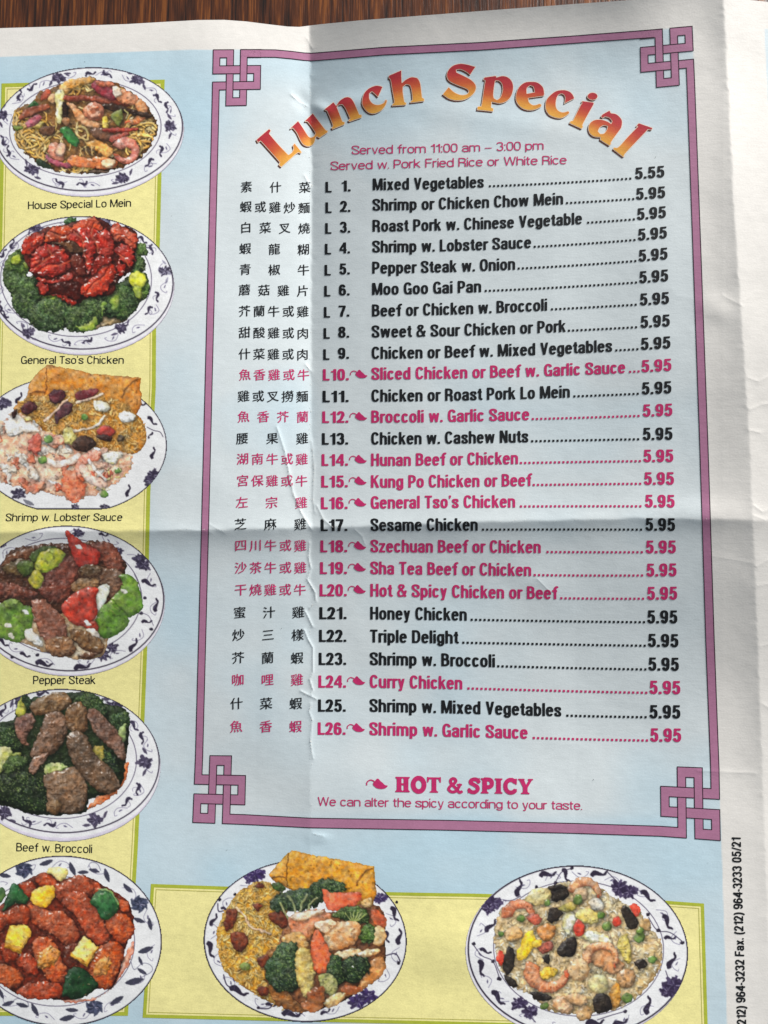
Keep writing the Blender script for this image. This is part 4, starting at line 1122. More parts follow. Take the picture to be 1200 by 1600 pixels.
    def broccoli(self, pts, c1='3f5230', c2='22301c', c3='10180e', R=9, hi='6d8238'):
        self.P(pts, c1, c2, c3, R=R, tex=.8, q=0, edge=.3, shadow=.5, grainy=.3, rough=2.2)
        T = self.tr(pts); xs = [p[0] for p in T]; ys = [p[1] for p in T]; rr = self.r
        n = int((max(xs) - min(xs)) * (max(ys) - min(ys)) * .11)
        my = (min(ys) + max(ys)) / 2
        for _ in range(n):
            x, y = rr.uniform(min(xs), max(xs)), rr.uniform(min(ys), max(ys))
            if not inside(np.array([x]), np.array([y]), T)[0]: continue
            lightc = rr.random() < (.62 if y < my else .35)
            self.flat([(x, y), (x + .5, y + .4)], rr.choice(['7d9650', '93a860', '66803c']) if lightc else '121c0e', a=.5, raw=True, line=1.5)
    def noodles(self, region, n, w, cols, length=26):
        reg = self.tr(region); xs = [p[0] for p in reg]; ys = [p[1] for p in reg]; r = self.r; k = 0
        while k < n:
            x, y = r.uniform(min(xs), max(xs)), r.uniform(min(ys), max(ys))
            if not inside(np.array([x]), np.array([y]), reg)[0]: continue
            k += 1; t = r.uniform(0, 6.28); b = r.choice([-1, 1]) * r.uniform(.1, .38); pts = [(x, y)]
            for _ in range(int(length / 4)):
                t += b + r.gauss(0, .07); x += 4 * math.cos(t); y += 4 * math.sin(t)
                if not inside(np.array([x]), np.array([y]), reg)[0]: break
                pts.append((x, y))
            if len(pts) > 2: self.S(pts, w * r.uniform(.85, 1.15), r.choice(cols), n=2, raw=True, spec=.3, shadow=.3, tex=.03)
    def finish(self, warp=1.1, lum=.09, glint=.16, sat=.98):
        """break the painted shapes up: ragged outlines, mottled tone, wet glints"""
        full = (slice(0, self.h), slice(0, self.w))
        n = lambda q: self.noise(full, q)
        I, J = np.mgrid[0:self.h, 0:self.w]
        di = warp * SS * (n(1) * .12 + n(2) * 1.0 + n(3) * .7); dj = warp * SS * (n(1) * .12 + n(2) * 1.0 + n(3) * .7)
        I = np.clip((I + di).round().astype(int), 0, self.h - 1); J = np.clip((J + dj).round().astype(int), 0, self.w - 1)
        self.rgb = self.rgb[I, J]; self.a = self.a[I, J]
        L = 1 + lum * (n(0) * .4 + n(1) * .7 + n(2) * 1.6 + n(3) * 1.2)
        c = self.rgb * L[..., None]
        g = c.mean(-1, keepdims=True)
        c = g + (c - g) * (sat + .25 * n(2)[..., None])
        # warm and cool drift within a dish
        w = n(3) * .05; c = c * np.stack([1 + w, 1 + 0 * w, 1 - w], -1)
        hi = np.clip((n(0) + .6 * n(1) - .78) * 5, 0, 1) * np.clip(n(2) * 3, 0, 1) * glint
        c = c + (np.array([1, .96, .9]) - c) * hi[..., None]
        lo = np.clip((n(1) * .4 + n(2) - .62) * 3, 0, 1) * .30
        c = c * (1 - lo[..., None])
        self.rgb = np.clip(c, 0, 1) ** 0.90
    def emit(self, name, off, parent, step=1.0, sm=True):
        cut = .45
        if name == 'printed_food': self.finish(); cut = .12
        if sm:   # soften to the sharpness of print
            k = np.array([.25, .5, .25])
            pm = self.rgb * self.a[..., None]
            def bl(A):
                A = A.copy(); A[1:-1] = .25 * A[:-2] + .5 * A[1:-1] + .25 * A[2:]; A[:, 1:-1] = .25 * A[:, :-2] + .5 * A[:, 1:-1] + .25 * A[:, 2:]; return A
            pm, al = bl(pm), bl(self.a)
            rgb = pm / np.maximum(al, 1e-4)[..., None]
            rgb = np.where(al[..., None] > .02, rgb, self.rgb)
        else: rgb, al = self.rgb, self.a
        if name == 'printed_food':   # feather the food into the picture of the plate
            P = Picture.plate_pic; bgc = np.ones_like(rgb) * (np.array([.955, .918, .63]) * .9)
            i0 = int((self.y0 - P.y0) * SS); j0 = int((self.x0 - P.x0) * SS)
            a0, b0 = max(0, -i0), max(0, -j0); a1, b1 = min(self.h, P.h - i0), min(self.w, P.w - j0)
            w_ = P.a[a0 + i0:a1 + i0, b0 + j0:b1 + j0][..., None]
            bgc[a0:a1, b0:b1] = P.rgb[a0 + i0:a1 + i0, b0 + j0:b1 + j0] * w_ + bgc[a0:a1, b0:b1] * (1 - w_)
            rgb = rgb * al[..., None] + bgc * (1 - al[..., None])
        else: Picture.plate_pic = self
        q = int(SS * step)
        rgb = rgb[::q, ::q]; al = al[::q, ::q]
        h, w = al.shape
        I = np.arange(h * w).reshape(h, w)
        ok = (np.minimum(np.minimum(al[:-1, :-1], al[1:, :-1]), np.minimum(al[:-1, 1:], al[1:, 1:])) > cut)
        f = np.stack([I[:-1, :-1][ok], I[1:, :-1][ok], I[1:, 1:][ok], I[:-1, 1:][ok]], -1)
        used = np.unique(f); remap = np.full(h * w, -1); remap[used] = np.arange(len(used)); f = remap[f]
        px = (self.x0 + np.arange(w) * step)[None, :].repeat(h, 0).ravel()[used]; py = (self.y0 + np.arange(h) * step)[:, None].repeat(w, 1).ravel()[used]
        co, n = lay(np.stack([px, py], -1), off)
        c = srgb(np.clip(rgb.reshape(-1, 3)[used], 0, 1)) * INK_GAIN
        return new_mesh(name, co, f, M_PRINT, parent, n, np.clip(c, 0, .9))
def hx(c): return np.array([int(c[i:i + 2], 16) / 255 for i in (0, 2, 4)]) if isinstance(c, str) else np.asarray(c, float)
INK_GAIN = 1.3

def plate(pic, cx, cy, a, b, th, inner, lip=(0, 9), white='eceaf0', lw=1.5, clip=None):
    """rim, outline and well of a plate seen at an angle"""
    ca, sa = math.cos(math.radians(th)), math.sin(math.radians(th))
    def el(cx, cy, a, b): return [(cx + a * math.cos(t) * ca - b * math.sin(t) * sa, cy + a * math.cos(t) * sa + b * math.sin(t) * ca) for t in np.linspace(0, 2 * math.pi, 73)[:-1]]
    def cut(p): return [(x, min(y, clip)) for x, y in p] if clip else p
    if lip: 
        pic.flat(cut(el(cx + lip[0], cy + lip[1] * .5, a + 2.2, b + lip[1] * .55)), 'c9c2cf', raw=True, soft=2.5)
        pic.flat(cut(el(cx + lip[0], cy + lip[1] * .3, a + 1.6, b + lip[1] * .3)), 'dedae2', raw=True, soft=2)
    pic.flat(cut(el(cx, cy, a, b)), white, raw=True)
    e = el(cx, cy, a - .5, b - .5); e = cut(e) + [cut(e)[0]]
    pic.flat(e, '272030', raw=True, line=lw + .55, soft=.7)
    if inner:
        icx, icy, ia, ib = inner
        # the well is very slightly shaded
        pic.flat(el(icx, icy, ia, ib), 'e6e3e6', a=.7, raw=True, soft=2)
        e = el(icx, icy, ia, ib); pic.flat(e + [e[0]], '453e52', raw=True, line=1.35, soft=.7)
    pic.clip = True
    # soft grey shading of glaze
    sl = (slice(0, pic.h), slice(0, pic.w))
    pic.rgb *= (1 + .025 * pic.noise(sl, 3))[..., None]

def flower(pic, x, y, s, ang, c='4a4258', c2='2c2638'):
    r = pic.r
    s = s * (1.12 if s < 14 else .80)
    pic.flat([(x + s * .55 * math.cos(t) * r.uniform(.8, 1.2), y + s * .42 * math.sin(t) * r.uniform(.8, 1.2)) for t in np.linspace(0, 6.28, 12)[:-1]], '5c5470', a=.9, raw=True, rough=1)
    for k in range(13):
        t = ang + r.uniform(-1, 1) * .25 + (k - 6) * .45; l = s * r.uniform(.6, 1.12)
        d = (math.cos(t), math.sin(t) * .8); nrm = (-d[1], d[0]); w = s * r.uniform(.2, .34)
        ex, ey = x + d[0] * l, y + d[1] * l
        pts = [(x, y), (x + d[0] * l * .5 + nrm[0] * w, y + d[1] * l * .5 + nrm[1] * w), (ex + nrm[0] * w * .5, ey + nrm[1] * w * .5), (ex - nrm[0] * w * .4, ey - nrm[1] * w * .4), (x + d[0] * l * .5 - nrm[0] * w, y + d[1] * l * .5 - nrm[1] * w)]
        pic.flat(pts, c if k % 2 else c2, a=.92, raw=True, rough=.8)
    for k in range(7):
        t = r.uniform(0, 6.28); l = s * r.uniform(.3, .8)
        pic.flat([(x + l * .3 * math.cos(t), y + l * .3 * math.sin(t)), (x + l * math.cos(t), y + l * .8 * math.sin(t))], 'b4aec4', a=.6, raw=True, line=.8)
def leaf(pic, x, y, s, ang, c='3f384c'):
    d = (math.cos(ang), math.sin(ang)); n = (-d[1], d[0])
    pts = catmull([(x - d[0] * s, y - d[1] * s), (x - d[0] * s * .1 + n[0] * s * .42, y - d[1] * s * .1 + n[1] * s * .42), (x + d[0] * s, y + d[1] * s), (x + d[0] * s * .1 - n[0] * s * .3, y + d[1] * s * .1 - n[1] * s * .3)], 3)
    pic.flat(pts, c, a=.92, raw=True, rough=.5)
def comma(pic, x, y, s, ang, c='2c2536', flip=1):
    ca, sa = math.cos(ang), math.sin(ang)
    f = lambda u, v: (x + (u * ca - v * flip * sa) * s, y + (u * sa + v * flip * ca) * s)
    pic.flat(catmull([f(-1, .1), f(-.5, -.45), f(.2, -.3), f(.75, .0), f(1.1, -.35), f(1.25, -.05), f(1.0, .25), f(.4, .3), f(-.3, .25), f(-.6, .45)], 3), c, raw=True, rough=.4)
    pic.flat([f(1.15, -.2), f(1.3, -.3)], c, raw=True, line=3)
def scroll(pic, x, y, s, ang, c='352f42', flip=1):
    """hooked leaf on a thin forked stalk"""
    comma(pic, x, y, s * .95, ang, c, flip)
    ca, sa = math.cos(ang), math.sin(ang)
    f = lambda u, v: (x + (u * ca - v * flip * sa) * s, y + (u * sa + v * flip * ca) * s)
    pic.flat(catmull([f(-.1, .2), f(.15, .75), f(.5, .95), f(.9, .75)], 4, False), '5a5468', a=.85, raw=True, line=1.0)
    pic.flat([f(-.75, .5), f(-.7, .55)], c, raw=True, line=3)
def curls(pic, cx, cy, a, b, th, n, a0=0.0, c='4c4660'):
    """thin tendrils that run along the rim between the ornaments"""
    ca, sa = math.cos(math.radians(th)), math.sin(math.radians(th))
    def at(t, k): return (cx + a * k * math.cos(t) * ca - b * k * math.sin(t) * sa, cy + a * k * math.cos(t) * sa + b * k * math.sin(t) * ca)
    for i in range(n):
        t = a0 + i * 2 * math.pi / n + pic.r.uniform(-.05, .05); w = 2 * math.pi / n; f = 1 if i % 2 else -1
        pic.flat(catmull([at(t, .90 - .03 * f), at(t + w * .2, .90 + .035 * f), at(t + w * .4, .90 + .02 * f), at(t + w * .5, .90 - .03 * f), at(t + w * .42, .90 - .035 * f)], 4, False), c, a=.8, raw=True, line=1.05)
        q = at(t + w * .22, .90 - .005 * f); leaf(pic, q[0], q[1], 3.6, t * 1.0 + f, c)
def tang(cx, cy, x, y, k=1.0): return math.atan2((x - cx), -(y - cy) * k)

# ---- the dishes -------------------------------------------------------------
def dish_lo_mein():
    p = Picture(-16, 98, 293, 316, 1)
    plate(p, 139, 202, 147, 96.5, -3, (133.5, 201.5, 118.5, 75.5))
    p.zoom(0, 90, 4)
    for x, y in ((370, 130), (860, 140), (1062, 430), (770, 752), (200, 705), (15, 360)):
        X, Y = x / 4, 90 + y / 4; t = tang(138, 202, X, Y)
        flower(p, X, Y, 11, t + 1.57 if x in (770, 200, 1062) else t - 1.57); leaf(p, X + 15 * math.cos(t), Y + 15 * math.sin(t), 6, t + .5); leaf(p, X - 15 * math.cos(t), Y - 15 * math.sin(t), 6, t - .6)
    for x, y, fl in ((560, 100, 1), (665, 105, -1), (985, 250, 1), (1040, 305, -1), (1010, 580, 1), (935, 650, -1), (380, 785, -1), (520, 790, 1), (20, 525, 1), (55, 590, -1), (120, 240, 1), (200, 190, -1)):
        X, Y = x / 4, 90 + y / 4; scroll(p, X, Y, 7.5, tang(138, 202, X, Y), flip=fl)
    curls(p, 139, 202, 147, 96.5, -3, 17)
    plate_pic = p.emit('dish_picture', OFF3, menu)
    tag(plate_pic, 'printed picture of shrimp lo mein on a blue flowered plate')
    p = Picture(12, 112, 258, 278, 2); p.zoom(0, 90, 4)
    reg = [(90, 330), (130, 310), (200, 275), (250, 210), (330, 190), (420, 150), (560, 120), (620, 150), (720, 160), (790, 200), (880, 260), (960, 350), (990, 430), (970, 510), (900, 610), (820, 660), (740, 695), (640, 712), (540, 728), (400, 715), (330, 705), (220, 650), (130, 570), (90, 490), (78, 400)]
    p.P(reg, '85592c', '583a20', '3a2414', R=10, tex=.5, shadow=0, rough=2)
    N = ['f2cc78', 'e4b254', 'f6d890', 'd89e44', 'ecc068']
    p.noodles([(90, 330), (150, 320), (300, 480), (330, 690), (220, 640), (130, 560), (90, 480)], 80, 2.7, N, 34)
    p.noodles([(850, 400), (960, 380), (985, 440), (960, 510), (880, 600), (760, 660), (840, 520)], 60, 2.6, N, 30)
    p.noodles([(330, 660), (400, 640), (700, 670), (740, 690), (540, 725), (360, 710)], 40, 2.6, N)
    p.noodles([(420, 150), (560, 120), (600, 200), (430, 240), (330, 230)], 30, 2.6, N)
    p.noodles(reg, 70, 2.4, N, 22)
    for k in range(46):
        left = k % 5 < 3
        cx, cy = (p.r.uniform(140, 260), p.r.uniform(430, 590)) if left else (p.r.uniform(830, 930), p.r.uniform(430, 570))
        rx, ry = p.r.uniform(30, 95), p.r.uniform(30, 80); t0 = p.r.uniform(0, 6.28); sp = p.r.uniform(1.6, 3.6)
        pts = [(cx + rx * math.cos(t0 + sp * q / 8), cy + ry * math.sin(t0 + sp * q / 8)) for q in range(9)]
        keep = inside(np.array([a for a, b in pts]), np.array([b for a, b in pts]), reg)
        pts = [a for a, b in zip(pts, keep) if b]
        if len(pts) > 3: p.S(pts, p.r.uniform(2.6, 3.4), p.r.choice(N), 'd8a450', '8a5c24', n=2, spec=.5, shadow=.5)
    p.S([(100, 330), (85, 400), (120, 470), (190, 540)], 3, 'dcb25c'); p.S([(350, 380), (350, 450), (290, 520), (230, 590), (280, 640)], 3, 'e3bb66'); p.S([(700, 530), (780, 500), (870, 520), (880, 590), (800, 660)], 3, 'd9ae58')
    p.P([(250, 250), (290, 195), (320, 205), (315, 240), (270, 270)], 'b5543c', '8c3a2c', spec=.3); p.P([(300, 260), (330, 220), (370, 240), (340, 290)], 'dcab7a')
    p.P([(170, 310), (200, 275), (240, 285), (230, 310)], '3c6b38', '2a4a26'); p.P([(120, 375), (170, 320), (290, 285), (310, 320), (240, 350), (140, 390)], 'a0563a', '6a3324', '2c1710', spec=.3)
    p.P([(160, 420), (190, 380), (240, 355), (262, 375), (220, 420), (180, 440)], 'b8606a', '8f3f44', spec=.2); p.P([(215, 440), (240, 405), (280, 400), (255, 440)], 'e3c055'); p.P([(85, 430), (120, 425), (150, 440), (100, 465)], '6c7f35')
    p.P([(370, 215), (400, 150), (560, 122), (590, 150), (470, 190), (400, 240)], 'e0a95e', 'c08038', spec=.3, tex=.5)
    p.P([(345, 225), (380, 200), (405, 235), (395, 330), (385, 410), (355, 400), (350, 320)], 'f0ead0', 'ecd97a', 'b09a50', tex=.15, spec=.2)
    p.P([(400, 245), (440, 235), (700, 250), (800, 290), (790, 310), (600, 280), (420, 270)], '9c4a34', '6e2f22', spec=.3)
    p.P([(570, 175), (600, 145), (690, 165), (735, 250), (700, 270), (600, 215)], 'a84048', '7c2a30', spec=.3); p.P([(600, 150), (700, 155), (710, 185), (620, 180)], 'cf7a5a', 'a85a40')
    p.P([(740, 215), (780, 200), (870, 250), (850, 300), (740, 275)], 'd9936a', 'b86c48', spec=.4, tex=.6); p.P([(700, 190), (740, 180), (760, 230), (720, 250)], 'eee0cc', 'd8b898')
    p.shrimp(815, 335, 75, -55, 95, 74, 'd9955e', 'b86a3a', 8)
    p.P([(640, 290), (700, 290), (880, 340), (960, 350), (930, 375), (780, 350), (650, 320)], '3c281c', '281a14', spec=.4)
    p.P([(390, 280), (420, 300), (430, 370), (400, 380)], '2c1c16')
    p.P([(415, 280), (460, 285), (490, 330), (480, 350), (430, 310)], 'e0a878', 'c47c50'); p.P([(450, 330), (490, 320), (560, 390), (620, 410), (620, 440), (570, 440), (490, 400)], 'dca070', 'c07c4c', spec=.3)
    p.E(585, 338, 66, 60, 10, 'd98e6a', 'b8664a', '7a3e2c', tex=.25, spec=.5); p.shrimp(588, 335, 30, 0, 300, 36, 'e2a684', 'c47656', 8)
    p.P([(640, 380), (670, 372), (675, 450), (650, 460)], 'e6c65a', 'c9a43a'); p.P([(700, 350), (760, 320), (770, 370), (750, 430), (710, 400)], '8c8a45', '5e6a30'); p.S([(780, 330), (800, 350), (790, 380)], 2.4, 'b9ad6a')
    p.P([(560, 450), (640, 440), (720, 480), (700, 530), (600, 510)], '6e4a36', '4c3024', spec=.4); p.P([(650, 445), (800, 440), (870, 450), (800, 470), (660, 465)], 'a83e30', '7c2a24'); p.P([(690, 490), (780, 470), (800, 490), (700, 530)], 'b8604e', '944034')
    p.P([(380, 440), (430, 435), (490, 510), (480, 560), (440, 540), (390, 480)], '3f7a3c', '2a5a2a', '163018', tex=.2, spec=.3)
    p.S([(480, 440), (520, 430), (555, 480), (540, 515), (490, 490), (480, 450)], 3.4, 'd9bb70')
    p.P([(250, 440), (340, 430), (340, 480), (280, 490)], '6a4630', '4a2e20'); p.P([(400, 380), (440, 380), (420, 430), (390, 410)], 'c8804e')
    p.E(352, 590, 62, 48, 65, 'd99a7c', 'bf6e54', '7c4434', tex=.4, spec=.5); p.E(380, 575, 30, 42, 20, 'eac0a0', 'd39878', tex=.3); p.P([(290, 600), (330, 640), (420, 655), (440, 685), (370, 680), (300, 650)], 'b0566a', '93404c', spec=.2)
    p.P([(540, 540), (600, 515), (690, 560), (708, 600), (670, 625), (600, 585)], 'e2a95a', 'bf7a34', '7c4a20', tex=.2, spec=.4)
    for k in range(6): p.S([(500 + k * 18, 560), (515 + k * 16, 610)], 1.8, '4a4030' if k % 2 else 'c9a86a')
    p.shrimp(785, 588, 62, -150, 150, 70, 'd48c74', 'b45c50', 9)
    p.P([(420, 640), (470, 610), (560, 640), (600, 620), (690, 630), (735, 655), (700, 695), (560, 690), (450, 680)], 'dd8a54', 'c46438', '8c4024', tex=.5, spec=.6); p.P([(640, 640), (720, 640), (700, 690), (640, 680)], 'f0d0a8', 'dcae80')
    p.P([(225, 640), (260, 635), (330, 690), (300, 695), (235, 675)], '2e3c28', '1c241a'); p.P([(560, 715), (600, 700), (680, 712), (640, 728), (570, 728)], '5a4434')
    p.emit('printed_food', OFF4, plate_pic)

def dish_tso():
    p = Picture(-18, 331, 279, 562, 3)
    plate(p, 128, 442, 143, 104, 1, (119, 436, 118, 90))
    p.zoom(0, 320, 4)
    for x, y, c in ((225, 140, '4a4258'), (640, 110, '6a6a80'), (1035, 415, '8c8a9a'), (760, 770, '4a4258'), (180, 800, '544c60')):
        X, Y = x / 4, 320 + y / 4; t = tang(128, 442, X, Y); flower(p, X, Y, 10.5, t + (1.57 if y > 300 else -1.57), c); leaf(p, X + 15 * math.cos(t), Y + 15 * math.sin(t), 6, t + .5, c); leaf(p, X - 14 * math.cos(t), Y - 14 * math.sin(t), 5, t - .6, c)
    for x, y, fl in ((75, 250, 1), (20, 310, -1), (890, 215, 1), (945, 275, -1), (985, 570, 1), (930, 655, -1), (420, 860, -1), (555, 850, 1), (30, 690, 1), (5, 640, -1), (800, 150, 1)):
        X, Y = x / 4, 320 + y / 4; scroll(p, X, Y, 7, tang(128, 442, X, Y), flip=fl)
    curls(p, 128, 442, 143, 104, 1, 17)
    pp = p.emit('dish_picture', OFF3, menu); tag(pp, 'printed picture of red glazed chicken ringed with broccoli on a flowered plate')
    p = Picture(2, 335, 238, 522, 4); p.zoom(0, 320, 4)
    B = p.broccoli
    p.P([(600, 690), (760, 680), (800, 720), (650, 770), (590, 780)], 'c9ad84', '6a5a3a', '3a2e1c', shadow=0, R=3)
    B([(60, 480), (200, 440), (420, 560), (640, 540), (860, 420), (900, 560), (780, 700), (600, 700), (420, 760), (240, 740), (110, 640)], '2c3c22', '1c2a16')
    B([(60, 310), (130, 285), (160, 330), (210, 400), (150, 440), (60, 440), (20, 400)], '56702f', '33491f')
    p.P([(70, 330), (120, 310), (130, 350), (90, 380)], '9fae3c', '7a9030', tex=.5, q=0); p.P([(150, 360), (190, 340), (215, 370), (190, 400), (155, 390)], 'a9b840', '7f9232')
    B([(25, 410), (90, 420), (180, 450), (240, 500), (260, 570), (220, 620), (150, 620), (70, 560), (25, 480)], '4a5f34', '2e4020')
    B([(80, 570), (150, 560), (210, 600), (240, 680), (200, 720), (130, 700), (80, 640)], '3e5230', '26361e')
    B([(830, 260), (900, 235), (925, 280), (910, 320), (850, 330)], '5a7a34', '3a5524'); B([(820, 330), (900, 330), (915, 400), (860, 440), (820, 420)], '3c522a', '26381c')
    B([(830, 430), (900, 420), (935, 500), (920, 580), (860, 610), (820, 520)], '5c7a30', '3a5222')
    B([(170, 700), (200, 630), (290, 580), (390, 590), (440, 650), (430, 740), (370, 790), (270, 790), (190, 750)], '3a4e2c', '26361e'); 
    B([(420, 650), (480, 590), (560, 570), (630, 600), (655, 670), (610, 760), (520, 795), (430, 790), (405, 720)], '41562f', '2a3a20')
    B([(640, 560), (700, 510), (790, 505), (850, 560), (860, 630), (800, 710), (700, 700), (660, 640)], '425a2e', '2a3d20')
    for pts in ([(470, 770), (540, 740), (600, 700), (600, 770), (530, 795)], [(690, 590), (740, 570), (740, 640), (700, 660)], [(630, 620), (660, 610), (655, 660), (640, 690)], [(260, 570), (360, 565), (420, 590), (330, 590)]):
        p.P(pts, '8fa040', '5f7a30', '3a5020', R=3, tex=.5, q=0, shadow=0, rough=2)
    p.P([(805, 460), (850, 418), (905, 440), (910, 490), (880, 520), (830, 510)], 'ddd640', 'c0c032', '8a9028', tex=.3, q=0); p.P([(835, 510), (885, 515), (880, 580), (850, 570)], 'a8b43c', '7f9230')
    B([(395, 105), (420, 85), (480, 90), (470, 120), (410, 130)], '4f7a3c', '33552a'); B([(610, 120), (650, 105), (690, 130), (640, 150)], '4a5c50', '33443a')
    p.P([(150, 230), (240, 170), (300, 140), (420, 120), (600, 80), (700, 130), (760, 130), (860, 180), (850, 300), (830, 400), (740, 480), (700, 560), (560, 580), (480, 620), (380, 570), (250, 560), (240, 480), (190, 420), (150, 320)], '5a1c14', '3a120e', '200a08', shadow=.5)
    G = dict(tex=.6, q=1, spec=1, edge=.4, rough=2.2, shadow=.55)
    def C(pts, c='b43424', c2='7c1c16', c3='400e0a', **k): p.P(pts, c, c2, c3, **{**G, **k})
    C([(135, 250), (170, 190), (260, 180), (285, 210), (220, 290), (160, 320), (140, 290)], 'c8442c', '8c2018')
    C([(280, 200), (330, 140), (420, 130), (470, 160), (440, 220), (350, 240), (290, 230)], 'c4502c', '98301c')
    C([(440, 150), (510, 90), (590, 75), (640, 130), (630, 180), (560, 180), (470, 190)], 'd0522c', 'a83420')
    C([(440, 170), (560, 140), (630, 180), (620, 260), (580, 330), (575, 400), (550, 440), (530, 330), (480, 260), (440, 220)], 'bc3024', '84201a')
    C([(690, 160), (720, 115), (780, 150), (860, 190), (850, 260), (830, 300), (780, 230), (720, 230), (690, 200)], 'c8563a', '9c3220')
    C([(610, 180), (670, 150), (700, 220), (715, 290), (680, 330), (620, 300), (600, 240)], 'b8382a', '841c16')
    C([(720, 270), (790, 250), (840, 300), (830, 380), (780, 360), (730, 320)], 'b03226', '7c1a16')
    C([(200, 320), (250, 260), (360, 250), (430, 330), (440, 390), (380, 440), (290, 450), (190, 420)], 'b02e24', '781a16')
    C([(330, 240), (440, 230), (520, 270), (530, 300), (440, 300), (380, 260)], '5a3a24', '3c2418', '1c100c', spec=.8)
    C([(440, 310), (500, 320), (540, 420), (500, 440), (440, 370)], '6a2c1e', '481812')
    C([(230, 460), (330, 470), (440, 430), (450, 470), (340, 495), (250, 490)], 'bc3a2c', '8a2018'); C([(230, 480), (290, 500), (310, 540), (270, 560), (240, 520)], 'b43424', '861e18')
    C([(320, 560), (400, 560), (480, 600), (450, 625), (380, 580)], 'b23020', '7c1c14'); C([(330, 500), (500, 480), (500, 590), (420, 570), (340, 540)], '481812', '2c0e0a', spec=.3)
    C([(500, 520), (580, 450), (640, 370), (700, 360), (724, 410), (700, 490), (640, 560), (520, 575)], 'c83c24', '9c2418', '5a140c'); C([(730, 370), (780, 360), (780, 430), (740, 440)], 'a02a20', '741812')
    C([(600, 330), (680, 330), (700, 360), (620, 400), (590, 440), (570, 400)], '8c2218', '5a140e')
    for c in ([(205, 350), (280, 330), (350, 290), (400, 270)], [(240, 420), (300, 380), (380, 370), (430, 340)], [(300, 260), (310, 310), (270, 350), (210, 400)], [(460, 160), (510, 200), (520, 270), (545, 350)], [(590, 110), (570, 170), (600, 230), (610, 290)], [(540, 540), (580, 500), (640, 440), (680, 390)], [(700, 200), (760, 190), (820, 230)], [(740, 290), (780, 330), (800, 370)], [(320, 160), (380, 190), (430, 180)]):
        c = [(a + p.r.uniform(-6, 6), b + p.r.uniform(-6, 6)) for a, b in c]
        p.flat(p.tr(catmull(c, 4, False)), '3c0c0a', a=.65, raw=True, line=2.6, soft=1.4)
        p.flat(p.tr(catmull([(a + 5, b + 12) for a, b in c], 4, False)), 'e07048', a=.5, raw=True, line=2.2, soft=1.6)
        k = p.r.randrange(len(c) - 1); p.flat([(c[k][0] + 6, c[k][1] + 12), (c[k][0] + 24, c[k][1] + 8)], 'fff2ea', a=.85, line=1.5)
    for _ in range(60):
        x, y = p.r.uniform(200, 800), p.r.uniform(150, 520)
        if p.r.random() < .8: p.flat([(x, y), (x + p.r.uniform(-14, 14), y + p.r.uniform(-5, 12))], 'f6dcd0', a=.65, line=1.1)
    p.flat([(540, 205), (548, 215), (552, 235), (545, 225), (530, 230)], 'fff4ee', line=2)
    p.emit('printed_food', OFF4, pp)

